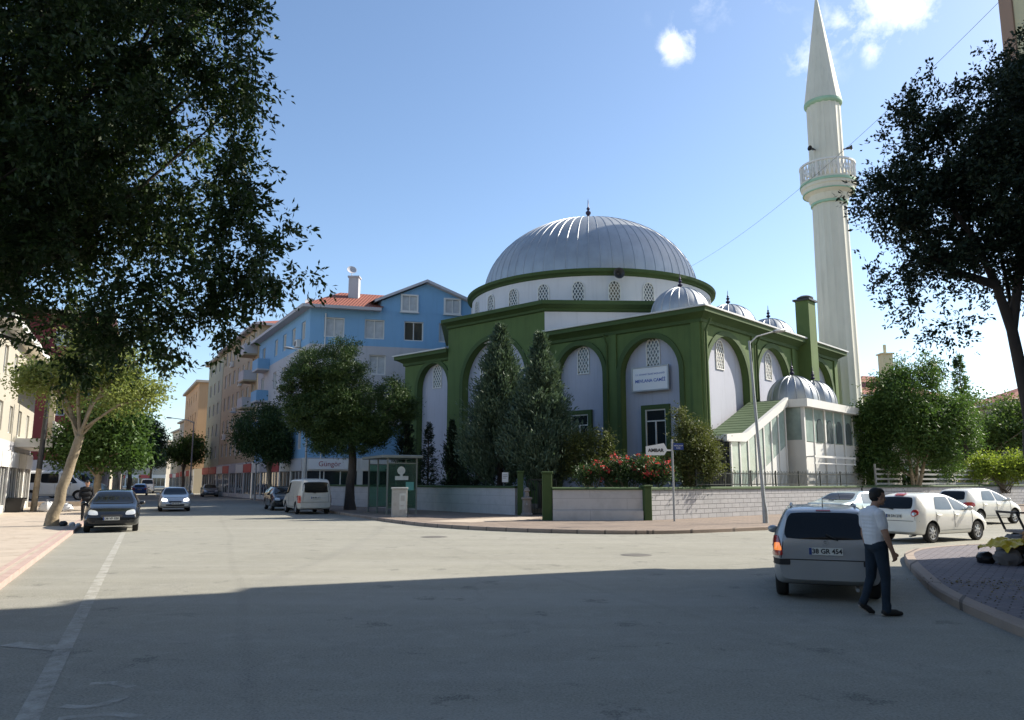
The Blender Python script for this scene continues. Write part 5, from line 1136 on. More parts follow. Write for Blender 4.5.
# ------------------------------------------------------------------ vehicles
def lerp_tab(tab, x):
    if x <= tab[0][0]: return tab[0][1]
    for (a,b),(c,d) in zip(tab, tab[1:]):
        if x <= c: return b + (d-b)*(x-a)/(c-a)
    return tab[-1][1]
def chaikin(P, it=2):
    for _ in range(it):
        Q = [P[0]]
        for a, b in zip(P, P[1:]): Q += [(a[0]*.75+b[0]*.25, a[1]*.75+b[1]*.25), (a[0]*.25+b[0]*.75, a[1]*.25+b[1]*.75)]
        P = Q + [P[-1]]
    return P
KIND = {
 'minivan': dict(L=3.85,W=1.68,H=1.525,zb=.24,r=.30,xr=-1.22,xf=1.23,tum=.24, prof=[(-1.925,.86),(-1.9,.99),(-1.80,1.2),(-1.68,1.40),(-1.55,1.475),(-1.2,1.515),(-.5,1.53),(.1,1.50),(.5,1.39),(1.2,1.03),(1.6,.91),(1.86,.74),(1.925,.58)], belt=[(-1.925,.8),(-1.5,.99),(.9,.9),(1.9,.55)],
    ws=[(-.66,.99),(.66,.99),(.52,1.42),(-.52,1.42)], rw=[(-.66,.985),(.66,.985),(.56,1.41),(-.56,1.41)], sw=[[(.02,.96),(.85,.95),(.5,1.26),(.02,1.41)],[(-.92,.98),(-.06,.965),(-.06,1.41),(-.92,1.40)],[(-1.5,1.02),(-1.0,.99),(-1.0,1.39),(-1.4,1.35)]]),
 'hatch': dict(L=4.25,W=1.79,H=1.49,zb=.22,r=.32,xr=-1.28,xf=1.32,tum=.27, prof=[(-2.12,.85),(-2.09,1.0),(-1.9,1.2),(-1.7,1.35),(-1.2,1.46),(-.4,1.49),(.15,1.45),(.5,1.35),(1.2,1.0),(1.7,.88),(2.02,.72),(2.12,.52)], belt=[(-2.12,.8),(-1.7,.98),(.95,.9),(2.1,.5)],
    ws=[(-.70,.985),(.70,.985),(.54,1.40),(-.54,1.40)], rw=[(-.62,1.0),(.62,1.0),(.52,1.35),(-.52,1.35)], sw=[[(.0,.96),(.9,.95),(.45,1.26),(.0,1.38)],[(-.98,.98),(-.08,.965),(-.08,1.39),(-.9,1.37)],[(-1.6,1.05),(-1.06,1.0),(-1.0,1.34),(-1.4,1.28)]]),
 'micra': dict(L=3.80,W=1.68,H=1.53,zb=.23,r=.31,xr=-1.22,xf=1.22,tum=.26, prof=[(-1.9,.85),(-1.88,1.0),(-1.76,1.2),(-1.62,1.38),(-1.45,1.46),(-1.0,1.515),(-.4,1.52),(.1,1.45),(.5,1.31),(1.1,.99),(1.5,.88),(1.8,.70),(1.9,.5)], belt=[(-1.9,.8),(-1.5,1.0),(.95,.92),(1.88,.52)],
    ws=[(-.64,1.0),(.64,1.0),(.5,1.42),(-.5,1.42)], rw=[(-.60,1.02),(.60,1.02),(.5,1.38),(-.5,1.38)], sw=[[(-.02,.98),(.88,.95),(.40,1.25),(-.02,1.38)],[(-1.02,1.01),(-.1,.985),(-.1,1.39),(-.78,1.385)]]),
 'sedan': dict(L=4.4,W=1.76,H=1.44,zb=.21,r=.31,xr=-1.3,xf=1.32,tum=.28, prof=[(-2.2,.82),(-2.17,.97),(-1.95,1.02),(-1.5,1.05),(-1.3,1.10),(-.75,1.36),(-.3,1.43),(.15,1.43),(.45,1.36),(1.12,1.0),(1.75,.87),(2.1,.70),(2.2,.5)], belt=[(-2.2,.78),(-1.4,.98),(.95,.9),(2.18,.48)],
    ws=[(-.68,.99),(.68,.99),(.53,1.37),(-.53,1.37)], rw=[(-.64,1.09),(.64,1.09),(.52,1.34),(-.52,1.34)], sw=[[(.0,.95),(.88,.94),(.42,1.26),(.0,1.35)],[(-.92,.97),(-.08,.955),(-.08,1.35),(-.70,1.32)]]),
 'van': dict(L=4.7,W=1.84,H=1.95,zb=.26,r=.32,xr=-1.45,xf=1.42,tum=.16, prof=[(-2.35,1.0),(-2.34,1.2),(-2.28,1.6),(-2.2,1.82),(-2.08,1.91),(-1.5,1.94),(.7,1.93),(1.0,1.86),(1.6,1.2),(2.15,.98),(2.32,.75),(2.35,.55)], belt=[(-2.35,.95),(-1.8,1.12),(1.2,1.05),(2.3,.6)],
    ws=[(-.72,1.2),(.72,1.2),(.62,1.80),(-.62,1.80)], rw=[(-.74,1.17),(.74,1.17),(.68,1.74),(-.68,1.74)], sw=[[(.45,1.14),(1.38,1.12),(.95,1.68),(.45,1.74)]]),
 'transit': dict(L=4.9,W=1.95,H=2.15,zb=.28,r=.34,xr=-1.5,xf=1.5,tum=.16, prof=[(-2.45,1.0),(-2.44,1.3),(-2.4,1.7),(-2.32,2.02),(-2.2,2.11),(-1.5,2.15),(.5,2.14),(.85,2.05),(1.6,1.35),(2.2,1.08),(2.42,.8),(2.45,.55)], belt=[(-2.45,.95),(-1.8,1.2),(1.2,1.12),(2.4,.6)],
    ws=[(-.78,1.36),(.78,1.36),(.66,1.98),(-.66,1.98)], rw=[(-.74,1.3),(.74,1.3),(.68,1.9),(-.68,1.9)], sw=[[(.3,1.22),(1.42,1.2),(.85,1.88),(.3,1.95)],[(-.95,1.25),(.15,1.22),(.15,1.92),(-.95,1.92)],[(-2.1,1.28),(-1.1,1.25),(-1.1,1.92),(-2.0,1.9)]]),
}
BODY = {}
def body_mesh(kind):
    if kind in BODY: return BODY[kind]
    K = KIND[kind]; L_, W, zb = K['L'], K['W'], K['zb']; ns = 84; hl = L_/2; S = []
    xs = [-hl + L_*(.5-.5*math.cos(math.pi*(i/(ns-1)*.86+.07)))/1 for i in range(ns)]; xs = [(x-xs[0])/(xs[-1]-xs[0])*L_-hl for x in xs]
    prof = chaikin(K['prof'], 2)
    for x in xs:
        e = .42; d = hl-abs(x); pl = 1-.13*(max(0,1-d/e))**2.2; hw = W/2*pl; zt = lerp_tab(prof, x); zB = min(lerp_tab(K['belt'], x), zt-.02); g_ = zt-zB; k = min(1, g_/.45); zl = zb + .10*max(0,1-d/.3)**2
        rw = hw*(.985 - K['tum']*k); zm = min(zl+.34, zB-.06)
        sec = [(0,zl),(hw*.78,zl),(hw*.94,zl+.03),(hw*.985,zl+.14),(hw,zm),(hw*1.0,(zm+zB)/2),(hw*.985,zB),(hw*.985+(rw-hw*.985)*.5,zB+g_*.47),(rw,zB+g_*.86),(rw*.9,zB+g_*.965),(rw*.55,zt-.004),(0,zt)]
        S.append([(y,z) for y,z in chaikin(sec, 2)])
    n = len(S[0]); full = 2*n-2; m = MB(); vs = []
    for x, sec in zip(xs, S):
        ring = [(x,y,z) for y,z in sec] + [(x,-y,z) for y,z in sec[-2:0:-1]]; vs += ring
    fs = [(i*full+j,(i+1)*full+j,(i+1)*full+(j+1)%full,i*full+(j+1)%full) for i in range(ns-1) for j in range(full)]
    fs += [tuple(range(full)), tuple(range((ns-1)*full, ns*full))[::-1]]
    m.add(vs, fs); me = m.mesh('body', [X['trim'], X['trim']], fix=True)
    bvh = BVHTree.FromPolygons([Vector(v) for v in vs], fs)
    o = bpy.data.objects.new('tmp', me); COL.objects.link(o); tmp = [o]
    for ax in (K['xr'], K['xf']):
        for s in (1,-1):
            c = MB(); c.lathe([(0,-.26),(K['r']+.065,-.26),(K['r']+.065,.3),(0,.3)], 36); c.xf(Matrix.Translation((ax, s*(W/2-.02), K['r'])) @ Matrix.Rotation(math.pi/2,4,'X'))
            cm = c.mesh('cut', [X['trim'], X['trim']], fix=True); cm.polygons.foreach_set('material_index', [1]*len(cm.polygons))
            q = bpy.data.objects.new('cut', cm); COL.objects.link(q); tmp.append(q)
            b = o.modifiers.new('b', 'BOOLEAN'); b.operation = 'DIFFERENCE'; b.solver = 'EXACT'; b.object = q
    dg = bpy.context.evaluated_depsgraph_get(); dg.update(); out = bpy.data.meshes.new_from_object(o.evaluated_get(dg)); out.name = 'body'
    for q in tmp: bpy.data.objects.remove(q)
    for p in out.polygons:
        if p.center.z < zb+.02 and p.normal.z < -.7: p.material_index = 1
    out.polygons.foreach_set('use_smooth', [True]*len(out.polygons)); out.set_sharp_from_angle(angle=R(38))
    BODY[kind] = (out, bvh); return BODY[kind]
AX = {'r': (lambda p: (Vector((-6,p[0],p[1])), Vector((1,0,0)))), 'f': (lambda p: (Vector((6,p[0],p[1])), Vector((-1,0,0)))), 'L': (lambda p: (Vector((p[0],6,p[1])), Vector((0,-1,0)))), 'R': (lambda p: (Vector((p[0],-6,p[1])), Vector((0,1,0)))), 't': (lambda p: (Vector((p[0],p[1],6)), Vector((0,0,-1))))}
def hit(bvh, ax, p, off=.008):
    o, d = AX[ax](p); h = bvh.ray_cast(o, d)
    if h[0] is None: h = bvh.find_nearest(o + d*5)
    n = h[1].normalized(); n = n if n.dot(d) < 0 else -n
    return h[0] + n*off, n
def patch(bvh, ax, q, off=.008, k=.22, nu=12, nv=8, rim=True):
    """panel that follows the body: corners bl, br, tr, tl, rounded by k"""
    vs = []; q = [Vector(c) for c in q]
    for j in range(nv+1):
        for i in range(nu+1):
            u, v = 2*i/nu-1, 2*j/nv-1; uu, vv = u*math.sqrt(1-k*v*v*v*v), v*math.sqrt(1-k*u*u*u*u); s, t = (uu+1)/2, (vv+1)/2
            vs.append(hit(bvh, ax, q[0]*(1-s)*(1-t)+q[1]*s*(1-t)+q[2]*s*t+q[3]*(1-s)*t, off)[0])
    w = nu+1; m = MB(); fs = [(j*w+i,j*w+i+1,(j+1)*w+i+1,(j+1)*w+i) for j in range(nv) for i in range(nu)]
    if rim:
        edge = [i for i in range(nu)] + [j*w+nu for j in range(nv)] + [nv*w+i for i in range(nu,0,-1)] + [j*w for j in range(nv,0,-1)]
        o, d = AX[ax]((0,0)); n0 = len(vs); vs += [vs[i] + d*(off+.012) for i in edge]; k_ = len(edge)
        fs += [(edge[i],edge[(i+1)%k_],n0+(i+1)%k_,n0+i) for i in range(k_)]
    m.add(vs, fs); return m
def line(bvh, ax, pts, w=.007, off=.003):
    P = []; 
    for (a,b),(c,d) in zip(pts, pts[1:]): P += [(a+(c-a)*i/10, b+(d-b)*i/10) for i in range(10)]
    P.append(pts[-1]); m = MB(); m.tube([hit(bvh, ax, p, off*.2)[0] for p in P], w, 5); return m
WH = {}
def wheel_meshes(r, spokes, cover):
    if (r,spokes) in WH: return WH[(r,spokes)]
    w = .2; t = MB().lathe([(r*.62,-w/2),(r*.9,-w/2),(r*.985,-w*.36),(r,-w*.2),(r,w*.2),(r*.985,w*.36),(r*.9,w/2),(r*.66,w/2),(r*.62,w*.42)], 32).xf(Matrix.Rotation(-math.pi/2,4,'X'))
    c = MB(); c.lathe([(0,w*.36),(r*.17,w*.40),(r*.2,w*.34),(r*.22,w*.2),(r*.58,w*.12),(r*.6,w*.44),(r*.66,w*.46),(r*.66,w*.2)], 32)
    for i in range(spokes):
        a = 2*math.pi*i/spokes; q = Matrix.Rotation(a,4,'Z'); b = MB(); b.obox((r*.38,0,w*.34), (r*.5, r*(.16 if spokes > 6 else .22), w*.16), Matrix.Rotation(.12,4,'Y')); b.xf(q); c.add(b.v, b.f)
    c.xf(Matrix.Rotation(-math.pi/2,4,'X'))
    WH[(r,spokes)] = (t.mesh('wheel', X['rubber'], 35), c.mesh('rim', X['alloy'], 35)); return WH[(r,spokes)]
def car(kind, paint, label, cat, x, y, az, group=None, tails='std', heads='clear', plate=None, spokes=8, glass='cglass', bump=None, z=0, rear=True, lod=0, rimcol=None):
    K = KIND[kind]; me, bvh = body_mesh(kind); L_, W, H = K['L'], K['W'], K['H']; hl = L_/2
    t = thing('van' if kind in ('van','transit') else 'parked_car', label, cat, (x,y,z), math.pi/2 - R(az), group)
    bm = me.copy(); bm.materials[0] = X[paint]; link('body', bm, t); G = X[glass]
    part('windshield', patch(bvh,'f',K['ws'],.006,.12), X['cglass'], t, 40); part('rear_window', patch(bvh,'r',K['rw'],.006,.16), X['cglass'], t, 40)
    for s in ('L','R'):
        for q in K['sw']: part('side_window', patch(bvh,s,q,.006,.12), G, t, 40)
    for ax in (K['xf'], K['xr']):
        for s in (1,-1):
            tm, rm = wheel_meshes(K['r'], spokes, 0); Mx = Matrix.Translation((ax, s*(W/2-.115), K['r'])) @ (Matrix.Rotation(math.pi,4,'Z') if s < 0 else Matrix.Identity(4))
            w = link('wheel', tm, t, M=Mx); link('rim', rm, w)
    for s in (1,-1):   # mirrors, lamps
        c = Vector((K['xf']-.52, s*(W/2+.075), lerp_tab(K['belt'],.6)+.09)); m = MB(); m.ball(c, 1, 12, .075, .105, .075); m.tube([c+Vector((.0,-s*.06,-.02)), c+Vector((.02,-s*.19,-.06))], .028, 6); part('mirror', m, X['trim'] if paint in ('p_van',) else X[paint], t, 40)
        hz = lerp_tab(K['prof'], hl-.25)
        if kind in ('van','transit'): q = [(s*.58,.70),(s*.80,.72),(s*.80,.90),(s*.58,.88)]
        else: q = [(s*.42,.60),(s*.76,.62),(s*.72,.80),(s*.46,.74)]
        part('headlight', patch(bvh,'f',q,.012,.3), X['lamplit' if heads == 'lit' else 'lampclear'], t, 40)
        if kind == 'minivan': m = patch(bvh,'r',[(s*.66,.72),(s*.86,.70),(s*.84,1.0),(s*.735,1.04)],.014,.2)
        elif tails == 'round': m = patch(bvh,'r',[(s*.56,.80),(s*.755,.80),(s*.74,1.0),(s*.60,1.0)],.014,.55)
        elif kind in ('van','transit'): m = patch(bvh,'r',[(s*.80,.62),(s*.915,.62),(s*.915,1.02),(s*.80,1.02)],.012,.1)
        else: m = patch(bvh,'r',[(s*.50,.74),(s*.84,.74),(s*.82,.94),(s*.54,.92)],.012,.25)
        tl = part('tail_light', m, X['lampred'], t, 40)
        if kind == 'minivan': part('amber_lens', patch(bvh,'r',[(s*.685,.80),(s*.80,.79),(s*.79,.91),(s*.70,.92)],.02,.2), X['lampamber'], tl, 40)
        if tails == 'round': part('reverse_lens', patch(bvh,'r',[(s*.60,.83),(s*.72,.83),(s*.71,.92),(s*.62,.92)],.02,.5), X['lampclear'], tl, 40)
    part('grille', patch(bvh,'f',[(-.34,.52),(.34,.52),(.36,.62),(-.36,.62)],.008,.2), X['trim'], t, 40)
    part('lower_grille', patch(bvh,'f',[(-.5,.33),(.5,.33),(.52,.44),(-.52,.44)],.008,.2), X['trim'], t, 40)
    def numberplate(ax, z, txt):
        p, n = hit(bvh, ax, (0,z), .012); q = (-n if False else n).to_track_quat('-Y','Z').to_matrix().to_4x4(); m = MB(); m.box(-.26,.26,-.012,.012,-.057,.057); m2 = MB(); b = part('number_plate', m, X['plate'], t, M=Matrix.Translation(p) @ q)
        m = MB(); m.box(-.258,-.215,-.0145,-.0121,-.055,.055); part('blue_band', m, X['signblue'], b)
        if txt: link('lettering', text_mesh(txt,.105,X['ink'],.001,.003), b, M=Matrix.Translation((.02,-.0135,0)) @ TXT)
        else: m = MB(); m.box(-.16,.2,-.0145,-.0121,-.03,.03); part('lettering', m, X['ink'], b) if False else link('lettering', text_mesh('38 KS 206',.09,X['ink'],.001,.003), b, M=Matrix.Translation((.02,-.0135,0)) @ TXT)
    numberplate('r', .80 if kind in ('minivan','micra') else .75 if kind not in ('van','transit') else .90, plate)
    numberplate('f', .49, plate)
    for s in ('L','R'):
        m = MB(); zt, zb = lerp_tab(K['belt'],0)-.01, K['zb']+.12
        for xx in ((.93,-.05,-1.0) if kind not in ('van',) else (1.25,.4,-.9)):
            q = line(bvh,s,[(xx,zb+.1),(xx,zt)]); m.add(q.v,q.f)
        q = line(bvh,s,[(.93,zb+.02),(K['xr']+.42,zb+.02)]); m.add(q.v,q.f)
        part('door_seam', m, X['trim'], t)
        for xx in (.08,-.86):
            p, n = hit(bvh,s,(xx,zt-.11),.02); m = MB(); m.bbox(-.1,.1,-.018,.018,-.015,.015,.006); part('door_handle', m, X[paint], t, M=Matrix.Translation(p))
    m = MB(); q = line(bvh,'r',[(-.78,.66),(.78,.66)],.009); m.add(q.v,q.f)
    zt = K['rw'][0][1]-.035; q = line(bvh,'r',[(-.70,.68),(-.66,zt-.01)],.007); m.add(q.v,q.f); q = line(bvh,'r',[(.70,.68),(.66,zt-.01)],.007); m.add(q.v,q.f); part('tailgate_seam', m, X['trim'], t)
    m = MB(); q = line(bvh,'t',[(1.1,-.66),(1.15,.66)],.008) ; m.add(q.v,q.f); q = line(bvh,'f',[(-.74,.83 if kind not in ('van','transit') else .95),(.74,.83 if kind not in ('van','transit') else .95)],.008); m.add(q.v,q.f); part('bonnet_seam', m, X['trim'], t)
    m = MB(); a, n = hit(bvh,'r',(.02,K['rw'][0][1]-.02),.02); b, n = hit(bvh,'r',(.36 if kind != 'minivan' else .24,K['rw'][0][1]+.03),.016)
    if kind == 'minivan': a, n = hit(bvh,'r',(-.22,1.03),.02); a, n = hit(bvh,'r',(-.02,1.06),.02); b, n = hit(bvh,'r',(-.2,.97),.02)
    m.tube([a,(a+b)/2+Vector((-.012,0,0)),b],[.02,.013,.008],6); part('rear_wiper', m, X['trim'], t)
    p = MB(); 
    if bump:      # dark bumper strips
        for s in (1,-1): part('bumper_strip', patch(bvh,'r',[(s*.56,.57),(s*.845,.57),(s*.845,.665),(s*.56,.665)],.01,.1), X['trim'], t, 40)
    m = MB(); m.tube([(-hl+.05,-.45,.2),(-hl+.35,-.45,.22)], .028, 8); part('exhaust_pipe', m, X['steel'], t, 40)
    a, n = hit(bvh,'t',(K['prof'][4][0]+.25,0),.0); m = MB(); m.tube([a, a+Vector((-.12,0,.17))],[.008,.004],5); part('antenna', m, X['trim'], t)
    return t
# silver minivan in the shade, seen from behind
hz = 20.5; rear = Vector((4.745,12.1)); d = Vector((math.sin(R(hz)), math.cos(R(hz)))); c = rear + d*1.8
CAR1 = car('minivan','p_silver','silver minivan stopped at the edge of the shadow with its left tail light glowing','car',c.x,c.y,hz,None,plate='38 GR 454',bump=True,spokes=9)
bv = body_mesh('minivan')[1]; CAR1.scale = (.92,.92,.93)
part('high_brake_light', patch(bv,'r',[(-.12,1.43),(.12,1.43),(.11,1.45),(-.11,1.45)],.01,.1), X['lampred'], CAR1)
m = MB()
for s in (1,-1): m.tube([hit(bv,'t',(xx,s*.52),.03)[0] for xx in (-1.35,-1.2,-.6,0,.2)],[.008,.02,.02,.02,.008],6)
part('roof_rail', m, X['steel'], CAR1, 40)
p, n = hit(bv,'r',(0,.94),.008); m = MB(); m.lathe([(.028,-.006),(.04,-.006),(.04,.006),(.028,.006),(.028,-.006)],16); m.xf(Matrix.Rotation(math.pi/2,4,'Y')); m.box(-.006,.006,-.03,.03,-.006,.006); part('emblem', m, X['alloy'], CAR1, 40, M=Matrix.Translation(p))
# white hatchback on the right street
mi = car('micra','p_white','white hatchback with round red tail lights driving past the garden wall','car',13.0,24.7,60,None,tails='round',plate='38 DN 210',spokes=7,glass='cglassl')
mi.scale = (.95,.95,.96); bv = body_mesh('micra')[1]; part('high_brake_light', patch(bv,'r',[(-.16,1.40),(.16,1.40),(.15,1.47),(-.15,1.47)],.03,.1), X['lampred'], mi)
car('micra','p_white','white hatchback with dark rear window parked behind the passing white one','car',20.1,34.2,62,'cars parked along the garden wall',glass='cglassl',spokes=7,plate='38 FH 118')
car('hatch','p_ice','pale blue grey car at the right edge of the view beyond the rubble','car',27.6,38.0,56,'cars parked along the garden wall')
car('sedan','p_ice','pale ice blue sedan parked by the brick garden wall behind the silver minivan','car',13.35,30.9,53,'cars parked along the garden wall',glass='cglassl')
# left street
sa_ = math.degrees(math.atan2(SD.x, SD.y))
car('hatch','p_black','glossy black hatchback parked facing us beside the pale plane tree','car',-15.05,30.0,sa_+180,'cars parked along the left street',plate='38 VF 930',spokes=10)
car('sedan','p_silver2','silver sedan with lit headlamps driving towards us along the left street','car',-20.9,49.0,sa_+180,None,heads='lit',plate='38 TC 07')
car('van','p_van','dusty cream white van parked at the kerb by the bus shelter','van',-11.75,45.3,sa_-1.5,None,plate='38 PK 512',spokes=5)
car('hatch','p_black','dark hatchback parked ahead of the cream white van','car',-14.65,50.5,sa_+180,'cars parked along the left street')
car('sedan','p_grey','dark grey car parked before the brown apartment block','car',-35.2,92,sa_+180,'cars parked along the left street')
car('hatch','p_blue','blue car driving away far down the left street','car',-47.5,101,sa_+2,None)
car('transit','p_white','white minibus coming up far down the left street','van',-54.5,118,sa_+180,None)
car('van','p_white','small white van parked by the far tan block','van',-47.6,119,sa_+180,'cars parked along the left street')
car('transit','p_white','white panelled van nearest the pale plane tree on the raised parking terrace','van',-33.4,58,66,'white vans on the parking terrace',z=.42)
car('transit','p_ice','pale blue white van behind the other on the raised parking terrace','van',-36.6,66.2,66,'white vans on the parking terrace',z=.42)
car('transit','p_white','white van half hidden by the bins at the far left','van',-38.6,61.0,60,'white vans on the parking terrace',z=.42)

# ------------------------------------------------------------------ people
def person(label, loc, rz, J, cloth, hair=True, hand_pose=0):
    """one continuous body: tapered limbs fused into a single skin, materials by region"""
    t = thing('person', label, 'person', loc, rz); segs = []
    V = lambda p: Vector(p)
    for a, b, ra, rb, tg in J: segs.append((V(a), V(b), ra, rb, tg))
    m = MB()
    for a, b, ra, rb, tg in segs:
        n = 14; k = max(2, int((b-a).length/.03)); d = (b-a); 
        if d.length < 1e-4: m.ball(a, ra, 16); continue
        dn = d.normalized(); path = [a - dn*ra*.98] + [a - dn*ra*.75] + [a - dn*ra*.4] + [a.lerp(b,i/k) for i in range(k+1)] + [b + dn*rb*.4, b + dn*rb*.75, b + dn*rb*.98]
        rad = [ra*.2, ra*.66, ra*.917] + [ra+(rb-ra)*i/k for i in range(k+1)] + [rb*.917, rb*.66, rb*.2]; m.tube(path, rad, n)
    me = m.mesh('body', [X[c] for c in cloth]); o = bpy.data.objects.new('tmp', me); COL.objects.link(o)
    r = o.modifiers.new('r', 'REMESH'); r.mode = 'VOXEL'; r.voxel_size = .0075; s = o.modifiers.new('s', 'SMOOTH'); s.iterations = 9; s.factor = .5
    dg = bpy.context.evaluated_depsgraph_get(); dg.update(); out = bpy.data.meshes.new_from_object(o.evaluated_get(dg)); bpy.data.objects.remove(o)
    out.materials.clear()
    for c in cloth: out.materials.append(X[c])
    nf = len(out.polygons); cen = np.empty(nf*3); out.polygons.foreach_get('center', cen); cen = cen.reshape(-1,3); best = np.full(nf, 1e9); idx = np.zeros(nf, np.int32)
    for a, b, ra, rb, tg in segs:
        a_, d_ = np.array(a), np.array(b-a); L2 = max(1e-9, d_ @ d_); f = np.clip(((cen-a_) @ d_)/L2, 0, 1); dist = np.linalg.norm(cen - a_ - f[:,None]*d_, axis=1) - (ra+(rb-ra)*f); w = dist < best; best[w] = dist[w]; idx[w] = tg
    out.polygons.foreach_set('material_index', idx); out.polygons.foreach_set('use_smooth', [True]*nf); out.name = 'body'; out.update(); link('body', out, t); return t
SK, SH, JE, SO, HA, SL = range(6)
def fingers(w, d, side, curl, out, s=1.):
    """palm and five fingers: w wrist, d hand direction, side = towards the thumb, curl = towards the palm's inside"""
    w, d, side, curl = Vector(w), Vector(d).normalized(), Vector(side).normalized(), Vector(curl).normalized(); k = w + d*.085*s
    for q in (-.026,-.009,.009,.026): out.append((w + side*q*.6*s, k + side*q*s, .016*s, .013*s, SK))
    for q, l in ((.029,.068),(.010,.078),(-.010,.072),(-.028,.056)):
        a = k + side*q*s; b = a + (d*.85+curl*.45).normalized()*l*.5*s; c = b + (d*.45+curl*.85).normalized()*l*.5*s; out.append((a,b,.0095*s,.0085*s,SK)); out.append((b,c,.0085*s,.007*s,SK))
    a = w + d*.025*s + side*.03*s; b = a + (side*.7+d*.7).normalized()*.042*s; c = b + (d*.9+curl*.35).normalized()*.034*s; out.append((a,b,.013*s,.0105*s,SK)); out.append((b,c,.0105*s,.008*s,SK))
def head(c, fwd, out, s=1.):
    c, f = Vector(c), Vector(fwd).normalized(); u = Vector((0,0,1)); u = (u - f*u.dot(f)).normalized(); l = u.cross(f); P = lambda a,b,d: c + f*a*s + l*b*s + u*d*s
    A = lambda p, q, ra, rb, tg: out.append((P(*p), P(*q), ra*s, rb*s, tg))
    A((-.02,0,.03),(.015,0,.03),.083,.078,SK); A((.02,.02,-.045),(.02,-.02,-.045),.062,.062,SK); A((.06,.012,-.075),(.06,-.012,-.075),.030,.030,SK)     # skull, jaw, chin
    A((.088,0,.018),(.108,0,-.022),.011,.015,SK); A((.078,.03,.028),(.078,-.03,.028),.016,.016,SK)                                             # nose, brow
    A((.083,.018,-.048),(.083,-.018,-.048),.0085,.0085,SK); A((.08,.016,-.060),(.08,-.016,-.060),.0095,.0095,SK)                                # lips
    for q in (1,-1):
        A((-.008,q*.078,.015),(-.014,q*.082,-.02),.018,.012,SK); A((.081,q*.031,.006),(.081,q*.031,.006),.0105,.0105,HA)                             # ears, eyes
    A((-.035,0,.058),(.025,0,.068),.082,.066,HA); A((-.05,0,.005),(-.045,0,.05),.072,.080,HA); A((-.03,.045,.035),(-.03,-.045,.035),.048,.048,HA)
J = []; A = lambda a,b,ra,rb,tg: J.append((a,b,ra,rb,tg))
# walking man: local x = forward, y = his left; the camera sees his right side (y < 0)
A((.0,.07,.93),(.0,-.07,.93),.118,.118,JE); [A((-.012-.01*i/7,.05+.035*i/7,.985+.34*i/7),(-.012-.01*i/7,-.05-.035*i/7,.985+.34*i/7),.116+.006*math.sin(i*.7),.116+.006*math.sin(i*.7),SH) for i in range(8)]; A((-.03,.11,1.345),(-.03,-.11,1.345),.092,.092,SH); A((-.025,.06,1.40),(-.025,-.06,1.40),.062,.062,SH)
A((.0,0,1.42),(.04,0,1.50),.056,.054,SK); head((.075,0,1.575), (1,0,-.10), J, 1.0)
for s, el, wr, hd in ((-1,(.01,-.235,1.06),(.105,-.21,.85),(.35,0,-1)),(1,(-.02,.235,1.06),(.03,.24,.83),(.1,0,-1))):
    sh = (-.03,s*.185,1.35); mid = tuple(sh[i]+(el[i]-sh[i])*.52 for i in range(3)); A(sh,mid,.072,.066,SH); A(mid,el,.047,.042,SK); A(el,wr,.042,.029,SK)
    fingers(wr, hd, (1,0,.3), (-.3,-s*.8,0) , J)
# stance leg (right, forward) and trailing leg (left, heel up)
A((.01,-.085,.90),(.05,-.09,.50),.098,.068,JE); A((.05,-.09,.50),(.03,-.09,.12),.064,.052,JE); A((.04,-.09,.14),(.03,-.09,.075),.060,.058,JE)
A((.0,-.09,.05),(.16,-.095,.045),.045,.045,SO); A((.16,-.095,.042),(.235,-.097,.032),.042,.03,SO); A((-.03,-.09,.018),(.235,-.097,.018),.022,.018,SL)
A((-.005,.085,.90),(-.05,.09,.50),.098,.068,JE); A((-.05,.09,.50),(-.17,.09,.20),.063,.050,JE); A((-.17,.09,.2),(-.195,.09,.165),.056,.054,JE)
A((-.22,.09,.135),(-.105,.092,.06),.042,.044,SO); A((-.105,.092,.055),(-.05,.093,.03),.042,.028,SO); A((-.25,.09,.115),(-.10,.092,.022),.022,.018,SL)
person('man in a white t-shirt and blue jeans walking behind the silver minivan', (5.01,11.0,0), R(8), J, ['skin','shirt','jeans','shoe','hair','sole'])
J = []
A((.0,.07,.95),(.0,-.07,.95),.125,.125,SH); A((.02,.08,1.15),(.02,-.08,1.15),.135,.13,SH); A((.05,.11,1.36),(.05,-.11,1.36),.11,.11,SH); A((.07,0,1.45),(.1,0,1.53),.056,.056,SK); head((.13,0,1.60),(1,0,-.3),J,1.)
for s in (-1,1): A((.05,s*.2,1.37),(.0,s*.25,1.08),.07,.055,SH); A((.0,s*.25,1.08),(.17,s*.2,.9),.052,.036,SH); fingers((.17,s*.2,.9),(.6,0,-.8),(.6,-s*.4,.3),(.2,-s*.6,-.2),J); A((.0,s*.09,.93),(.02,s*.1,.5),.105,.075,JE); A((.02,s*.1,.5),(-.02,s*.1,.1),.072,.055,JE); A((-.03,s*.1,.05),(.2,s*.11,.035),.048,.034,SO)
person('person in dark clothes standing on the left sidewalk behind the black hatchback', (-18.6,34.6,.1), R(-60), J, ['skin','coat','coat','shoe','hair','sole'])

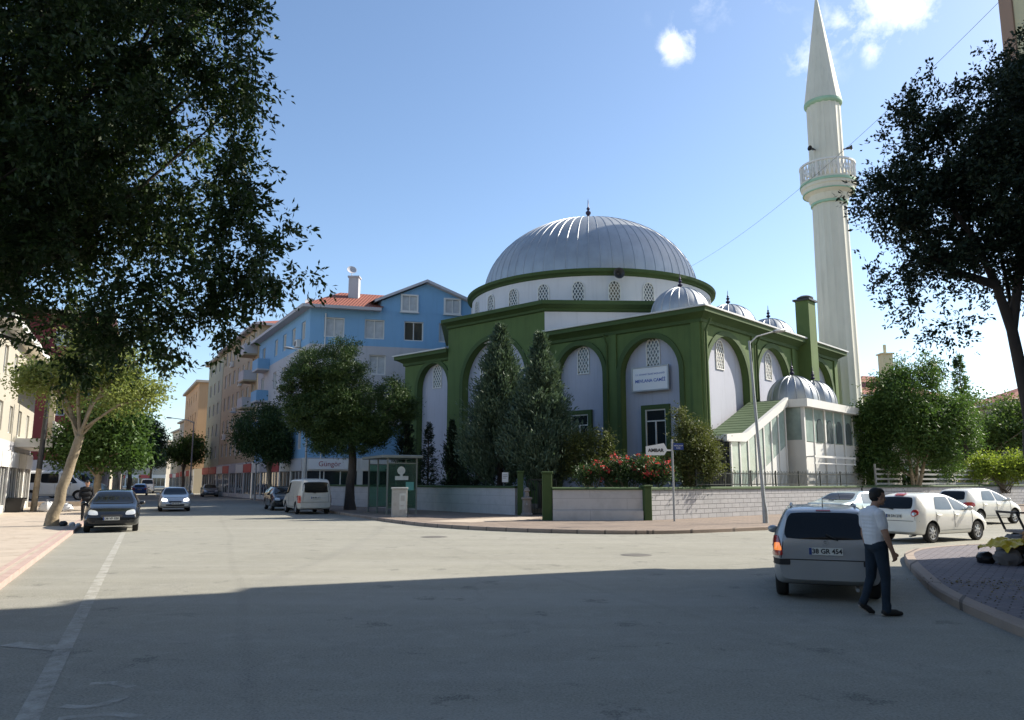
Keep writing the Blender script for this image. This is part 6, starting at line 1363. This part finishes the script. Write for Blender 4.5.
# ------------------------------------------------------------------ bins, bags, rubble
def lump(name, label, cat, x, y, r, mat, seed, sz=.7, z=.1, group=None, knot=False):
    g = random.Random(seed); from mathutils import noise as N; m = MB(); m.ball((0,0,0), 1, 18, r, r*.85, r*sz)
    m.v = [tuple(Vector(v)*(1+.28*N.noise(Vector(v)*(2.2/r)+Vector((seed,0,0)))+.12*N.noise(Vector(v)*(6/r)))) for v in m.v]; m.v = [(v[0],v[1],max(v[2]+r*sz*.72,-.01)) for v in m.v]
    if knot: m.lathe([(r*.1,r*sz*1.5),(r*.05,r*sz*1.75),(r*.16,r*sz*2.0),(0,r*sz*1.95)], 8)
    return tag(link(name, m.mesh(name, mat, True), None, (x,y,z), g.uniform(0,3)), label, cat, group)
t = thing('waste_bin', 'dark open waste bin by the slim pole on the left sidewalk', 'bin', (-27.6,43.7,.1), R(20)); m = MB(); m.add([(x*k,y*k,z) for z,k in ((0,.85),(.75,1),(.75,.9),(.15,.8)) for x,y in ((-.6,-.4),(.6,-.4),(.6,.4),(-.6,.4))], [(3,2,1,0)] + [(r_*4+i,r_*4+(i+1)%4,r_*4+4+(i+1)%4,r_*4+4+i) for r_ in range(3) for i in range(4)] + [(12,13,14,15)]); part('body', m, X['bag'], t); m = MB(); m.box(-.64,.64,-.45,-.40,.7,.78); m.box(-.64,.64,.40,.45,.7,.78); part('rim', m, X['dark'], t)
lump('rubbish_bag', 'pale grey rubbish bag right of the waste bin', 'bag', -25.9, 44.2, .42, X['greybag'], 3, .8, knot=True)
lump('rubbish_bag', 'smaller pale rubbish bag slumped against its bigger neighbour', 'bag', -25.2, 44.9, .33, X['greybag'], 4, .8, knot=True)
for i, (dx, dy, r, mt, lab) in enumerate(((.55,-.2,.17,'bag','black litter bag at the foot of the pale plane tree'),(.95,-.3,.13,'greybag','crumpled white bag beside the black litter bag'),(1.35,-.6,.11,'greybag','small white scrap on the kerb before the black hatchback'))): lump('litter_bag', lab, 'litter', -17.7+dx, 30.6+dy, r, X[mt], 10+i, .7)
RB = (10.35,16.4)
for i, (dx, dy, r, mt, sz, z, lab, nm, ct) in enumerate((
    (-.6,.1,.19,'bag',.7,.13,'black plastic sack at the left tip of the rubble heap','rubbish_sack','sack'),
    (-.35,-.25,.27,'rock',.7,.13,'broken grey stone at the front of the rubble heap','stone','stone'),
    (.15,-.45,.30,'rock',.75,.13,'larger rough stone right of the yellow plastic','stone','stone'),
    (.6,-.6,.26,'rock',.6,.13,'flat dark stone lowest at the right of the rubble heap','stone','stone'),
    (.1,.2,.38,'rock',.85,.13,'biggest broken stone under the yellow plastic','stone','stone'),
    (.75,.1,.42,'rock',.9,.13,'big broken stone under the orange brown cloth','stone','stone'))): lump(nm, lab, ct, RB[0]+dx, RB[1]+dy, r, X[mt], 30+i, sz, z, 'stones of the rubble heap' if nm == 'stone' else None)
def drape(name, label, cat, x, y, z, sx, sy, mat, seed, rz):
    from mathutils import noise as N; n = 22; vs = []; 
    for s in (0,.014):
        for j in range(n+1):
            for i in range(n+1):
                u, v = i/n*2-1, j/n*2-1; q = 1-.25*N.noise(Vector((u*2,v*2,seed))); hh = .2*(1-.7*u*u-.5*v*v) + .085*N.noise(Vector((u*3,v*3,seed+5))) + .03*N.noise(Vector((u*8,v*8,seed+9))); vs.append((u*sx*q, v*sy*q, hh+s))
    w = n+1; k = w*w; fs = [(j*w+i,j*w+i+1,(j+1)*w+i+1,(j+1)*w+i) for j in range(n) for i in range(n)]; fs += [tuple(k+a for a in f) for f in fs]
    ed = list(range(n)) + [j*w+n for j in range(n)] + [n*w+i for i in range(n,0,-1)] + [j*w for j in range(n,0,-1)]; fs += [(ed[i],ed[(i+1)%len(ed)],k+ed[(i+1)%len(ed)],k+ed[i]) for i in range(len(ed))]
    m = MB(); m.add(vs, fs); return tag(link(name, m.mesh(name, mat, True), None, (x,y,z), rz), label, cat)
drape('plastic_sheet', 'crumpled bright yellow plastic draped over the rubble stones', 'plastic sheet', RB[0]-.18, RB[1]-.05, .43, .44, .35, X['yellowbag'], 2, .3)
drape('cloth', 'orange brown cloth lying right of the yellow plastic on the stones', 'cloth', RB[0]+.55, RB[1]+.02, .58, .40, .34, X['orange'], 4, -.2)
t = thing('handcart', 'rusty dark flatbed handcart with raised front rail behind the rubble heap', 'handcart', (12.0,17.75,.13), R(-6)); m = MB(); m.box(-.75,.9,-.45,.45,.52,.58); part('bed', m, X['rock'], t); m = MB()
for y in (-.43,.43): m.bar((-.75,y,.58),(-.9,y,.98),.04); 
m.bar((-.9,-.43,.98),(-.9,.43,.98),.05); m.bar((-.9,-.43,.98),(.2,-.43,1.0),.035); m.bar((.2,-.43,.58),(.2,-.43,1.0),.035); part('rail', m, X['dark'], t)
for sx in (-.5,.6):
    for sy in (-.4,.4):
        w = MB().lathe([(.05,-.035),(.2,-.035),(.26,-.02),(.26,.02),(.2,.035),(.05,.035)], 20).xf(Matrix.Rotation(math.pi/2,4,'X')); part('wheel', w, X['rubber'], t, 40, (sx,sy,.26))
m = MB(); m.bar((-.5,-.4,.26),(-.5,.4,.26),.05); m.bar((.6,-.4,.26),(.6,.4,.26),.05); m.bar((-.5,0,.26),(-.5,0,.53),.08); m.bar((.6,0,.26),(.6,0,.53),.08); part('axle', m, X['dark'], t)
t = thing('timber_plank', 'weathered dark plank lying flat on the paved corner before the rubble', 'plank', (9.95,14.35,.135), R(12)); m = MB(); m.bbox(-.7,1.1,-.13,.13,0,.07,.01); part('board', m, X['rock'], t); m = MB(); m.box(-.55,-.49,-.12,.12,.0705,.085); m.box(.8,.86,-.12,.12,.0705,.085); part('batten', m, X['barkdark'], t)
